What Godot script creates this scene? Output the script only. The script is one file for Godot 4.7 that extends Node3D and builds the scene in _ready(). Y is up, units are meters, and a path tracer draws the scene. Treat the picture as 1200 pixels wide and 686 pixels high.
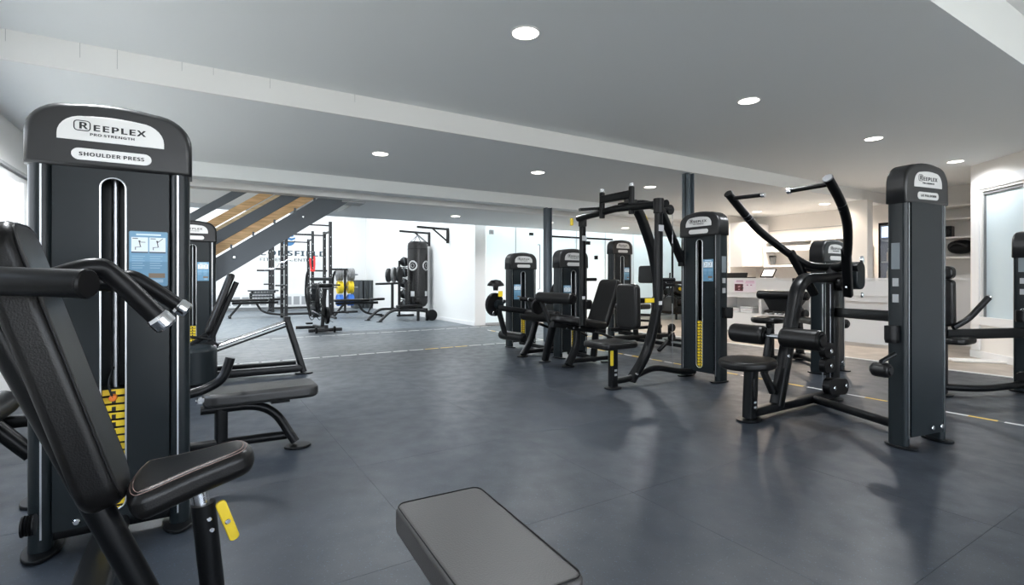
extends Node3D
# Room axes: u (to the right and away), h (up), v (to the left and away).  V(u,h,v) gives the point relative to the thing being built.
var org := Vector3.ZERO
var used := {}
var mats := {}
var cache := {}

func V(u: float, h: float, v: float) -> Vector3:
	return Vector3(u, h, -v) - org

# ------------------------------------------------------------------ materials
func mat(key: String, c: Color, rough := 0.5, metal := 0.0, spec := 0.5) -> StandardMaterial3D:
	if mats.has(key):
		return mats[key]
	var m := StandardMaterial3D.new()
	m.resource_name = key
	m.albedo_color = c.linear_to_srgb()
	m.roughness = rough
	m.metallic = metal
	m.metallic_specular = spec
	mats[key] = m
	return m

func glow(key: String, c: Color, e: float) -> StandardMaterial3D:
	if mats.has(key):
		return mats[key]
	var m := mat(key, Color(0.8, 0.8, 0.8), 0.5)
	m.emission_enabled = true
	m.emission = c
	m.emission_energy_multiplier = e
	return m

func tri_tex(m: StandardMaterial3D, scale: float) -> void:
	m.uv1_triplanar = true
	m.uv1_world_triplanar = true
	m.uv1_scale = Vector3(scale, scale, scale)

func noise_tex(sd: int, freq: float, a: Color, b: Color, size := 512, oct := 4) -> NoiseTexture2D:
	var n := FastNoiseLite.new()
	n.seed = sd
	n.frequency = freq
	n.fractal_octaves = oct
	var t := NoiseTexture2D.new()
	t.width = size
	t.height = size
	t.seamless = true
	t.noise = n
	var g := Gradient.new()
	g.set_color(0, a)
	g.set_color(1, b)
	t.color_ramp = g
	return t

func speckle_tex(sd: int, base: float, fleck: Array, count: int) -> ImageTexture:
	var rng := RandomNumberGenerator.new()
	rng.seed = sd
	var im := Image.create(512, 512, false, Image.FORMAT_RGB8)
	for y in 512:
		for x in 512:
			var k := base + rng.randf_range(-0.05, 0.05)
			im.set_pixel(x, y, Color(k, k, k))
	for i in count:
		var c: Color = fleck[rng.randi() % fleck.size()]
		var px := rng.randi() % 510
		var py := rng.randi() % 510
		im.set_pixel(px, py, c)
		if rng.randf() < 0.6:
			im.set_pixel(px + 1, py, c)
		if rng.randf() < 0.5:
			im.set_pixel(px, py + 1, c)
			im.set_pixel(px + 1, py + 1, c)
	return ImageTexture.create_from_image(im)

# ------------------------------------------------------------------ mesh helpers
func S() -> SurfaceTool:
	var st := SurfaceTool.new()
	st.begin(Mesh.PRIMITIVE_TRIANGLES)
	return st

func tri(st: SurfaceTool, a: Vector3, b: Vector3, c: Vector3, na: Vector3, nb: Vector3, nc: Vector3) -> void:
	if (b - a).cross(c - a).dot(na + nb + nc) > 0.0:   # clockwise from the front
		st.set_normal(na); st.add_vertex(a)
		st.set_normal(nc); st.add_vertex(c)
		st.set_normal(nb); st.add_vertex(b)
	else:
		st.set_normal(na); st.add_vertex(a)
		st.set_normal(nb); st.add_vertex(b)
		st.set_normal(nc); st.add_vertex(c)

func quad(st: SurfaceTool, a: Vector3, b: Vector3, c: Vector3, d: Vector3, na: Vector3, nb: Vector3, nc: Vector3, nd: Vector3) -> void:
	tri(st, a, b, c, na, nb, nc)
	tri(st, a, c, d, na, nc, nd)

func box(st: SurfaceTool, c: Vector3, s: Vector3, bs := Basis()) -> void:
	for ax in 3:
		for sg in [-1.0, 1.0]:
			var n := Vector3.ZERO
			n[ax] = sg
			var a := Vector3.ZERO
			a[(ax + 1) % 3] = s[(ax + 1) % 3] * 0.5
			var b := Vector3.ZERO
			b[(ax + 2) % 3] = s[(ax + 2) % 3] * 0.5
			var o := n * s[ax] * 0.5
			var w := bs * n
			quad(st, c + bs * (o - a - b), c + bs * (o + a - b), c + bs * (o + a + b), c + bs * (o - a + b), w, w, w, w)

func rbox(st: SurfaceTool, u0: float, u1: float, h0: float, h1: float, v0: float, v1: float) -> void:
	box(st, V((u0 + u1) / 2, (h0 + h1) / 2, (v0 + v1) / 2), Vector3(absf(u1 - u0), absf(h1 - h0), absf(v1 - v0)))

func rrect(w: float, h: float, r: float, n := 4) -> PackedVector2Array:
	var p := PackedVector2Array()
	r = minf(r, minf(w, h) * 0.499)
	for k in 4:
		var cx := (w / 2 - r) * (1.0 if k == 0 or k == 3 else -1.0)
		var cy := (h / 2 - r) * (1.0 if k < 2 else -1.0)
		for i in n + 1:
			var a := PI / 2 * (k + float(i) / n)
			p.append(Vector2(cx + r * cos(a), cy + r * sin(a)))
	return p

func ell(w: float, h: float, n := 24) -> PackedVector2Array:
	var p := PackedVector2Array()
	for i in n:
		p.append(Vector2(w / 2 * cos(TAU * i / n), h / 2 * sin(TAU * i / n)))
	return p

func arch(w: float, h: float, r: float, n := 8, bow := 0.0) -> PackedVector2Array:   # flat below, rounded shoulders above; y from 0 to h
	var p := PackedVector2Array()
	p.append(Vector2(-w / 2, 0))
	p.append(Vector2(w / 2, 0))
	for i in n + 1:
		var a := PI / 2 * i / n
		p.append(Vector2(w / 2 - r + r * cos(a), h - bow - r + r * sin(a)))
	if bow > 0.0:
		for i in range(1, 6):
			var x := (w / 2 - r) * (1.0 - i / 3.0)
			p.append(Vector2(x, h - bow * pow(x / (w / 2 - r), 2)))
	for i in n + 1:
		var a := PI / 2 + PI / 2 * i / n
		p.append(Vector2(-w / 2 + r + r * cos(a), h - bow - r + r * sin(a)))
	return p

func normals2(p: PackedVector2Array) -> PackedVector2Array:
	var out := PackedVector2Array()
	var n := p.size()
	for i in n:
		var e0 := (p[i] - p[(i + n - 1) % n])
		var e1 := (p[(i + 1) % n] - p[i])
		var a := Vector2(e0.y, -e0.x).normalized()
		var b := Vector2(e1.y, -e1.x).normalized()
		out.append((a + b).normalized())
	return out

# a slab of outline p in the x-y plane of xf, thickness t along its z, edges rounded by re; crown lifts the middle of the top
func loft(st: SurfaceTool, p: PackedVector2Array, t: float, re: float, xf: Transform3D, segs := 3, crown := 0.0) -> void:
	var nn := normals2(p)
	var rings := []
	var norms := []
	re = minf(re, t * 0.5)
	var prof := []
	for k in segs + 1:
		var a := PI / 2 * k / segs
		prof.append([re * (1 - sin(a)), -t / 2 + re * (1 - cos(a)), sin(a), -cos(a)])
	for k in segs + 1:
		var a := PI / 2 * (segs - k) / segs
		prof.append([re * (1 - sin(a)), t / 2 - re * (1 - cos(a)), sin(a), cos(a)])
	for q in prof:
		var ring := PackedVector3Array()
		var rn := PackedVector3Array()
		for i in p.size():
			var xy: Vector2 = p[i] - nn[i] * q[0]
			ring.append(xf * Vector3(xy.x, xy.y, q[1]))
			rn.append((xf.basis * Vector3(nn[i].x * q[2], nn[i].y * q[2], q[3])).normalized())
		rings.append(ring)
		norms.append(rn)
	var n := p.size()
	for k in rings.size() - 1:
		for i in n:
			var j := (i + 1) % n
			quad(st, rings[k][i], rings[k][j], rings[k + 1][j], rings[k + 1][i], norms[k][i], norms[k][j], norms[k + 1][j], norms[k + 1][i])
	var mid := Vector2.ZERO
	for q in p:
		mid += q / n
	for e in [0, rings.size() - 1]:
		var z := -t / 2 if e == 0 else t / 2 + crown
		var w := (xf.basis * Vector3(0, 0, -1.0 if e == 0 else 1.0)).normalized()
		var c := xf * Vector3(mid.x, mid.y, z)
		for i in n:
			tri(st, c, rings[e][i], rings[e][(i + 1) % n], w, w, w)

func fr(c: Vector3, along: Vector3, normal: Vector3) -> Transform3D:
	var x := along.normalized()
	var z := (normal - x * normal.dot(x)).normalized()
	return Transform3D(Basis(x, z.cross(x), z), c)

func fillet(pts: Array, r: float, n := 5) -> Array:
	var out := [pts[0]]
	for i in range(1, pts.size() - 1):
		var a: Vector3 = pts[i - 1] - pts[i]
		var b: Vector3 = pts[i + 1] - pts[i]
		var p0: Vector3 = pts[i] + a.normalized() * minf(r, a.length() * 0.48)
		var p1: Vector3 = pts[i] + b.normalized() * minf(r, b.length() * 0.48)
		for k in n + 1:
			var t := float(k) / n
			out.append(p0.lerp(pts[i], t).lerp(pts[i].lerp(p1, t), t))
	out.append(pts[-1])
	return out

func curve(pts: Array, n := 6) -> Array:
	var out := []
	for i in pts.size() - 1:
		var a: Vector3 = pts[maxi(i - 1, 0)]
		var b: Vector3 = pts[i]
		var c: Vector3 = pts[i + 1]
		var d: Vector3 = pts[mini(i + 2, pts.size() - 1)]
		for k in n:
			out.append(b.cubic_interpolate(c, a, d, float(k) / n))
	out.append(pts[-1])
	return out

func sweep(st: SurfaceTool, pts: Array, prof: PackedVector2Array, up := Vector3.UP) -> void:
	var nn := normals2(prof)
	var n := prof.size()
	var rings := []
	var norms := []
	var tang := []
	for i in pts.size():
		var d: Vector3 = (pts[mini(i + 1, pts.size() - 1)] - pts[maxi(i - 1, 0)]).normalized()
		tang.append(d)
	var x := Vector3.ZERO
	for i in pts.size():
		var d: Vector3 = tang[i]
		if i == 0:
			var ref := up if absf(up.normalized().dot(d)) < 0.97 else Vector3(0.3, 0.1, 1)
			x = ref.cross(d).normalized()
		else:
			x = (x - d * x.dot(d)).normalized()
		var y := d.cross(x)
		var ring := PackedVector3Array()
		var rn := PackedVector3Array()
		for k in n:
			ring.append(pts[i] + x * prof[k].x + y * prof[k].y)
			rn.append(x * nn[k].x + y * nn[k].y)
		rings.append(ring)
		norms.append(rn)
	for i in pts.size() - 1:
		for k in n:
			var j := (k + 1) % n
			quad(st, rings[i][k], rings[i][j], rings[i + 1][j], rings[i + 1][k], norms[i][k], norms[i][j], norms[i + 1][j], norms[i + 1][k])
	for e in [0, pts.size() - 1]:
		var w: Vector3 = -tang[0] if e == 0 else tang[-1]
		for k in range(1, n - 1):
			tri(st, rings[e][0], rings[e][k], rings[e][k + 1], w, w, w)

func tube(st: SurfaceTool, pts: Array, r: float, sides := 12) -> void:
	sweep(st, pts, ell(r * 2, r * 2, sides))

func rtube(st: SurfaceTool, pts: Array, w: float, h: float, up := Vector3.UP) -> void:
	sweep(st, pts, rrect(w, h, minf(w, h) * 0.18, 2), up)

# profile: [[distance along the axis, radius], ...]
func lathe(st: SurfaceTool, base: Vector3, axis: Vector3, prof: Array, sides := 24) -> void:
	var d := axis.normalized()
	var x := d.cross(Vector3(0.31, 0.2, 0.9) if absf(d.y) > 0.9 else Vector3.UP).normalized()
	var y := d.cross(x)
	for k in prof.size() - 1:
		var a: Array = prof[k]
		var b: Array = prof[k + 1]
		var sl := Vector2(b[0] - a[0], b[1] - a[1]).normalized()
		for i in sides:
			var c0 := x * cos(TAU * i / sides) + y * sin(TAU * i / sides)
			var c1 := x * cos(TAU * (i + 1) / sides) + y * sin(TAU * (i + 1) / sides)
			var n0 := c0 * sl.x - d * sl.y
			var n1 := c1 * sl.x - d * sl.y
			var p0: Vector3 = base + d * a[0]
			var p1: Vector3 = base + d * b[0]
			if a[1] > 1e-5:
				tri(st, p0 + c0 * a[1], p0 + c1 * a[1], p1 + c1 * b[1], n0, n1, n1)
			if b[1] > 1e-5:
				tri(st, p0 + c0 * a[1], p1 + c1 * b[1], p1 + c0 * b[1], n0, n1, n0)

func cyl(st: SurfaceTool, a: Vector3, b: Vector3, r: float, sides := 20, ch := 0.004) -> void:
	var l := (b - a).length()
	ch = minf(ch, minf(r, l) * 0.3)
	lathe(st, a, b - a, [[0, 0], [0, r - ch], [ch, r], [l - ch, r], [l, r - ch], [l, 0]], sides)

func ball(st: SurfaceTool, c: Vector3, r: float, sides := 18) -> void:
	var pr := []
	for i in 11:
		pr.append([r - r * cos(PI * i / 10), r * sin(PI * i / 10)])
	lathe(st, c - Vector3(0, r, 0), Vector3.UP, pr, sides)

# ------------------------------------------------------------------ objects
func numbered(called: String) -> String:
	if not used.has(called):
		used[called] = 0
		return called
	used[called] += 1
	return "%s_%03d" % [called, used[called]]

func put(called: String, mesh: Mesh, m: Material, parent: Node = self, at := Vector3.ZERO) -> MeshInstance3D:
	var o := MeshInstance3D.new()
	o.name = numbered(called) if parent == self else called
	o.mesh = mesh
	o.material_override = m
	o.position = at
	parent.add_child(o, true)
	return o

func part(called: String, st: SurfaceTool, m: Material, parent: Node = self) -> MeshInstance3D:
	return put(called, st.commit(), m, parent)

func tag(o: Node, label: String, category: String, group := "") -> void:
	o.set_meta("label", label)
	o.set_meta("category", category)
	if group:
		o.set_meta("group", group)

func thing(called: String, u: float, h: float, v: float, label: String, category: String, group := "") -> Node3D:
	var o := Node3D.new()
	o.name = numbered(called)
	add_child(o)
	o.position = Vector3(u, h, -v)
	org = o.position
	tag(o, label, category, group)
	return o

func done() -> void:
	org = Vector3.ZERO

func struct(called: String, st: SurfaceTool, m: Material, parent: Node = self) -> MeshInstance3D:
	var o := part(called, st, m, parent)
	if parent == self:
		o.set_meta("kind", "structure")
	return o

func lettering(parent: Node, s: String, height: float, at: Vector3, m: Material, xs := 1.0, bold := true, fnt := "Droid Sans") -> MeshInstance3D:
	var key := "txt" + s + str(height) + str(bold)
	if not cache.has(key):
		var f := SystemFont.new()
		f.font_names = PackedStringArray([fnt])
		f.font_weight = 700 if bold else 400
		var t := TextMesh.new()
		t.font = f
		t.text = s
		t.font_size = 32
		t.pixel_size = height / 23.0
		t.depth = 0.0012
		t.curve_step = 2.0
		cache[key] = t
	var o := put("lettering", cache[key], m, parent, at)
	o.scale = Vector3(xs, 1, 1)
	return o

# helpers for parts made of one shape
func p_tube(parent: Node, called: String, pts: Array, r: float, m: Material, sides := 12) -> MeshInstance3D:
	var st := S()
	tube(st, pts, r, sides)
	return part(called, st, m, parent)

func p_rtube(parent: Node, called: String, pts: Array, w: float, h: float, m: Material, up := Vector3.UP) -> MeshInstance3D:
	var st := S()
	rtube(st, pts, w, h, up)
	return part(called, st, m, parent)

func p_pad(parent: Node, called: String, c: Vector3, along: Vector3, normal: Vector3, l: float, w: float, t: float, rc: float, m: Material, crown := 0.006) -> MeshInstance3D:
	var st := S()
	loft(st, rrect(l, w, rc, 5), t, minf(t * 0.42, 0.024), fr(c, along, normal), 4, crown)
	return part(called, st, m, parent)

func p_roller(parent: Node, called: String, a: Vector3, b: Vector3, r: float, m: Material) -> MeshInstance3D:
	var st := S()
	var l := (b - a).length()
	lathe(st, a, b - a, [[0, 0], [0, r * 0.8], [0.006, r * 0.93], [0.02, r], [l - 0.02, r], [l - 0.006, r * 0.93], [l, r * 0.8], [l, 0]], 26)
	var o := part(called, st, m, parent)
	var s2 := S()
	var d := (b - a).normalized()
	cyl(s2, a - d * 0.008, a + d * 0.004, r * 0.62, 20)
	part("end_cap", s2, mats.plastic, o)
	s2 = S()
	cyl(s2, b - d * 0.004, b + d * 0.008, r * 0.62, 20)
	part("end_cap", s2, mats.plastic, o)
	return o

func p_foot(parent: Node, u: float, v: float, w := 0.14, d := 0.11) -> void:
	var st := S()
	loft(st, ell(w, d), 0.014, 0.004, fr(V(u, 0.008, v), Vector3.RIGHT, Vector3.UP), 2)
	part("foot_plate", st, mats.black, parent)

func p_bolt(parent: Node, at: Vector3, n: Vector3, r := 0.012) -> void:
	var st := S()
	cyl(st, at, at + n.normalized() * r * 0.7, r, 12, 0.003)
	part("bolt", st, mats.chrome, parent)

func p_disc(parent: Node, called: String, c: Vector3, axis: Vector3, r: float, t: float, m: Material) -> MeshInstance3D:
	var st := S()
	var d := axis.normalized()
	cyl(st, c - d * t / 2, c + d * t / 2, r, 24, 0.006)
	return part(called, st, m, parent)

# ------------------------------------------------------------------ weight-stack tower (a part with sub-parts)
const TW := 0.46
const TD := 0.14

func tower_meshes(H: float) -> Dictionary:
	var key := "tower%.2f" % H
	if cache.has(key):
		return cache[key]
	var d := {}
	var up := Basis(Vector3.RIGHT, Vector3(0, 0, -1), Vector3.UP)   # loft z becomes y
	var capb := H - 0.245
	var st := S()
	for s in [-1.0, 1.0]:
		loft(st, rrect(0.065, TD, 0.03, 5), capb + 0.02, 0.003, Transform3D(up, Vector3(s * (TW / 2 - 0.0325), (capb + 0.02) / 2 + 0.004, 0)), 1)
	# front panel with its slot, then the plain back panel
	var pw := TW - 0.13
	var z := TD / 2 - 0.008
	var sw := 0.036
	var s0 := 0.115
	var s1 := capb - 0.03
	var pts := []
	for i in 13:
		var a := -PI / 2 + PI * i / 12
		pts.append(Vector2(cos(a) * sw, (s0 + sw if i < 6 else s1 - sw) + sin(a) * sw))
	pts.insert(6, Vector2(sw, s0 + sw))
	var N := Vector3(0, 0, 1)
	for s in [-1.0, 1.0]:
		for i in pts.size() - 1:
			var a: Vector2 = pts[i]
			var b: Vector2 = pts[i + 1]
			quad(st, Vector3(s * a.x, a.y, z), Vector3(s * pw / 2, a.y, z), Vector3(s * pw / 2, b.y, z), Vector3(s * b.x, b.y, z), N, N, N, N)
			var n2 := Vector3(-s, 0, 0)
			quad(st, Vector3(s * a.x, a.y, z), Vector3(s * b.x, b.y, z), Vector3(s * b.x, b.y, z - 0.02), Vector3(s * a.x, a.y, z - 0.02), n2, n2, n2, n2)
	for yy in [[0.075, s0], [s1, capb + 0.01]]:
		quad(st, Vector3(-pw / 2, yy[0], z), Vector3(pw / 2, yy[0], z), Vector3(pw / 2, yy[1], z), Vector3(-pw / 2, yy[1], z), N, N, N, N)
	box(st, Vector3(0, (0.075 + capb) / 2, -z), Vector3(pw, capb - 0.075, 0.006))
	box(st, Vector3(0, 0.08, 0), Vector3(pw, 0.012, TD - 0.02))
	d.body = st.commit()
	# bright edge strips and slot rim
	st = S()
	for s in [-1.0, 1.0]:
		for zz in [-1.0, 1.0]:
			box(st, Vector3(s * (TW / 2 - 0.038), (0.06 + capb) / 2, zz * (TD / 2 - 0.001)), Vector3(0.005, capb - 0.06, 0.008))
	var rim := []
	for i in range(0, 25):
		var a := PI * i / 12.0
		rim.append(Vector3(sw * cos(a), (s1 - sw if i <= 12 else s0 + sw) + sw * sin(a), z + 0.001))
		if i == 12:
			rim.append(Vector3(-sw, s0 + sw, z + 0.001))
	rim.append(rim[0])
	tube(st, rim, 0.0035, 6)
	d.trim = st.commit()
	st = S()
	loft(st, arch(TW + 0.014, 0.245, 0.115, 9, 0.012), TD + 0.016, 0.022, Transform3D(Basis(), Vector3(0, capb, 0)), 4)
	d.cap = st.commit()
	st = S()
	for zz in [1.0]:
		loft(st, arch(0.30, 0.095, 0.07, 7, 0.006), 0.004, 0.001, Transform3D(Basis(Vector3.UP, 0.0 if zz > 0 else PI), Vector3(0, capb + 0.098, zz * (TD / 2 + 0.009))), 1)
	d.brand = st.commit()
	st = S()
	for zz in [1.0]:
		loft(st, rrect(0.225, 0.044, 0.022, 6), 0.004, 0.001, Transform3D(Basis(Vector3.UP, 0.0 if zz > 0 else PI), Vector3(0, capb + 0.048, zz * (TD / 2 + 0.009))), 1)
	d.plate = st.commit()
	st = S()
	loft(st, ell(0.11, 0.24), 0.014, 0.004, Transform3D(up, Vector3(0, 0.008, 0)), 2)
	d.foot = st.commit()
	st = S()
	for s in [-1.0, 1.0]:
		cyl(st, Vector3(s * 0.07, 0.09, 0), Vector3(s * 0.07, capb, 0), 0.011, 10)
	cyl(st, Vector3(0, 0.09, 0), Vector3(0, capb, 0), 0.012, 10)
	d.rod = st.commit()
	# weight plate: dark iron with a yellow number tab
	st = S()
	loft(st, rrect(0.26, 0.085, 0.008, 2), 0.027, 0.003, Transform3D(up, Vector3.ZERO), 1)
	var am := st.commit()
	am.surface_set_material(0, mats.iron)
	st = S()
	box(st, Vector3(-0.019, 0, 0.0435), Vector3(0.026, 0.022, 0.003))
	box(st, Vector3(0.019, 0, 0.0435), Vector3(0.026, 0.022, 0.003))
	box(st, Vector3(0, 0.008, 0.0435), Vector3(0.014, 0.006, 0.003))
	st.commit(am)
	am.surface_set_material(1, mats.yellow)
	d.weight = am
	st = S()
	loft(st, rrect(0.022, 0.022, 0.004, 2), 0.004, 0.001, Transform3D(), 1)
	d.bolt = null
	# the emblem: R in a rounded ring
	st = S()
	var rr := rrect(0.043, 0.036, 0.010, 4)
	var loop := []
	for q in rr:
		loop.append(Vector3(q.x, q.y, 0))
	loop.append(loop[0])
	sweep(st, loop, rrect(0.0032, 0.002, 0.0004, 1), Vector3.FORWARD)
	d.ring = st.commit()
	cache[key] = d
	return d

func print_tex() -> ImageTexture:
	var im := Image.create(128, 232, false, Image.FORMAT_RGB8)
	im.fill(Color(0.42, 0.60, 0.72))
	im.fill_rect(Rect2i(0, 128, 128, 104), Color(0.36, 0.53, 0.64))
	im.fill_rect(Rect2i(22, 9, 84, 7), Color(0.85, 0.92, 0.96))
	for k in 2:
		var x0 := 6 + 60 * k
		im.fill_rect(Rect2i(x0, 24, 56, 62), Color(0.88, 0.92, 0.94))
		im.fill_rect(Rect2i(x0, 86, 56, 5), Color(0.12, 0.16, 0.18))
		im.fill_rect(Rect2i(x0 + 4, 28, 18, 3), Color(0.2, 0.22, 0.25))
		for i in 20:   # a seated line figure
			im.fill_rect(Rect2i(x0 + 26 + (i / 6), 44 + i, 3, 2), Color(0.2, 0.2, 0.22))
			im.fill_rect(Rect2i(x0 + 12 + i, 66 - i / 8, 2, 2), Color(0.35, 0.38, 0.4))
			im.fill_rect(Rect2i(x0 + 26 + i, (44 if k == 0 else 46 - i), 2, 2), Color(0.2, 0.2, 0.22))
		im.fill_rect(Rect2i(x0 + 24, 38, 6, 6), Color(0.2, 0.2, 0.22))
		im.fill_rect(Rect2i(x0 + 12, 66, 3, 12), Color(0.35, 0.38, 0.4))
		for r in 6:
			im.fill_rect(Rect2i(x0 + 2, 104 + r * 10, 44 - (r * 7) % 13, 2), Color(0.62, 0.74, 0.82))
	im.fill_rect(Rect2i(64, 178, 56, 20), Color(0.45, 0.38, 0.30))
	im.fill_rect(Rect2i(76, 204, 38, 14), Color(0.55, 0.66, 0.74))
	return ImageTexture.create_from_image(im)

# o: name (exercise), placard side (-1/+1/0), plates (number), side (decals and cup holder on that local side)
func tower(parent: Node3D, u: float, v: float, yaw: float, H: float, o := {}) -> MeshInstance3D:
	var d := tower_meshes(H)
	var t := put("tower", d.body, mats.slate, parent, V(u, 0, v))
	t.rotation.y = yaw
	var capb := H - 0.245
	put("edge_trim", d.trim, mats.brushed, t)
	put("tower_cap", d.cap, mats.cap, t)
	for sd in ([0.0, PI] if o.get("rear", false) else [0.0]):
		put("brand_plate", d.brand, mats.silver, t).rotation.y = sd
		put("name_plate", d.plate, mats.silver, t).rotation.y = sd
	for s in [-1.0, 1.0]:
		put("foot_plate", d.foot, mats.black, t, Vector3(s * (TW / 2 - 0.035), 0, 0.015))
	put("guide_rod", d.rod, mats.steel, t)
	for i in o.get("plates", 15):
		put("weight_plate", d.weight, null, t, Vector3(0, 0.112 + i * 0.0300, 0.004))
	var zf := TD / 2 + 0.0118
	for sd in [0.0, PI]:
		if sd > 0 and not o.get("rear", false):
			continue
		if sd == 0 and o.get("rear", false) and not o.get("both", true):
			continue
		var B := Basis(Vector3.UP, sd)
		var e := put("brand_emblem", d.ring, mats.ink, t, B * Vector3(-0.083, capb + 0.152, zf))
		e.rotation.y = sd
		var l := lettering(t, "R", 0.025, B * Vector3(-0.081, capb + 0.152, zf), mats.ink, 1.25)
		l.rotation.y = sd
		l = lettering(t, "EEPLEX", 0.0225, B * Vector3(0.020, capb + 0.1475, zf), mats.ink, 1.42)
		l.rotation.y = sd
		l = lettering(t, "PRO STRENGTH", 0.0095, B * Vector3(0.0, capb + 0.1225, zf), mats.ink, 1.32)
		l.rotation.y = sd
		if o.get("name", ""):
			l = lettering(t, o.name, 0.0140, B * Vector3(0.0, capb + 0.048, zf), mats.ink, 1.15)
			l.rotation.y = sd
	var ps: float = o.get("placard", 1.0)
	if ps != 0.0:
		var st := S()
		var pb := Transform3D(Basis(), Vector3(ps * 0.103, 1.075 if H > 1.5 else 0.80, TD / 2 - 0.006))
		loft(st, rrect(0.117, 0.215, 0.006, 2), 0.004, 0.001, pb, 1)
		var pl := part("instruction_placard", st, mats.placard, t)
		var q := QuadMesh.new()
		q.size = Vector2(0.113, 0.211)
		put("placard_print", q, mats.print, t, pb.origin + Vector3(0, 0, 0.0026))
	if o.get("bolts", false):
		for s in [-1.0, 1.0]:
			var st := S()
			cyl(st, Vector3(s * 0.1 + 0.0, 0.1, TD / 2 - 0.01), Vector3(s * 0.1, 0.1, TD / 2 + 0.004), 0.011, 14, 0.003)
			part("bolt", st, mats.chrome, t)
	if o.has("side"):
		var sx: float = o.side
		var x := sx * (TW / 2 + 0.001)
		var st := S()
		box(st, Vector3(x, 1.13, 0.0), Vector3(0.003, 0.155, 0.062))
		part("side_placard", st, mats.greyplate, t)
		for y in [0.975, 0.88]:
			st = S()
			box(st, Vector3(x, y, 0.0), Vector3(0.003, 0.048, 0.045))
			part("side_badge", st, mats.badge, t)
		st = S()
		# cup holder: an open ring cup on a bracket
		var cb := Vector3(sx * (TW / 2 + 0.048), 0.62, 0.0)
		lathe(st, cb, Vector3.UP, [[0.0, 0.0], [0.0, 0.036], [0.02, 0.042], [0.10, 0.042], [0.10, 0.036], [0.012, 0.034], [0.012, 0.0]], 20)
		box(st, Vector3(sx * (TW / 2 + 0.008), 0.67, 0.0), Vector3(0.018, 0.10, 0.06))
		part("cup_holder", st, mats.plastic, t)
	if o.get("selector", false):
		var st := S()
		cyl(st, Vector3(0.0, 0.545, 0.05), Vector3(0.0, 0.545, 0.085), 0.012, 14)
		part("selector_pin", st, mats.orange, t)
		st = S()
		tube(st, curve([Vector3(0.0, 0.66, 0.045), Vector3(-0.012, 0.6, 0.07), Vector3(0.0, 0.548, 0.082)]), 0.004, 6)
		part("pin_cable", st, mats.black, t)
	return t

# ------------------------------------------------------------------ lights
func downlight(u: float, h: float, v: float, e: float, c: Color, label: String, group: String) -> void:
	var r := thing("ceiling_downlight", u, h, v, label, "downlight", group)
	var st := S()
	lathe(st, Vector3(0, 0.001, 0), Vector3.DOWN, [[0, 0.088], [0.006, 0.086], [0.008, 0.078], [0.002, 0.074]], 28)
	part("trim_ring", st, mats.white, r)
	st = S()
	cyl(st, Vector3(0, -0.0005, 0), Vector3(0, -0.006, 0), 0.074, 28, 0.001)
	part("lens", st, mats.lens, r)
	var l := SpotLight3D.new()
	l.name = "lamp"
	l.light_energy = e
	l.light_color = c
	l.light_size = 0.05
	l.spot_angle = 82.0
	l.spot_angle_attenuation = 0.6
	l.spot_range = 25.0
	l.spot_attenuation = 2.0
	l.shadow_enabled = true
	l.position = Vector3(0, -0.02, 0)
	l.rotation.x = -PI / 2
	r.add_child(l)
	done()

func light_panel(u: float, h: float, v: float, w: float, d: float, e: float, c: Color, label: String) -> void:
	var r := thing("light_panel", u, h, v, label, "light panel", "panels lighting the bright rooms behind")
	var st := S()
	box(st, Vector3.ZERO, Vector3(w + 0.06, 0.05, d + 0.06))
	part("panel_frame", st, mats.white, r)
	st = S()
	box(st, Vector3(0, -0.027, 0), Vector3(w, 0.006, d))
	part("diffuser", st, mats.panelglow, r)
	var l := AreaLight3D.new()
	l.name = "lamp"
	l.area_size = Vector2(w, d)
	l.light_energy = e
	l.light_color = c
	l.area_range = 30.0
	l.shadow_enabled = true
	l.position = Vector3(0, -0.04, 0)
	l.rotation.x = -PI / 2
	r.add_child(l)
	done()

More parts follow.
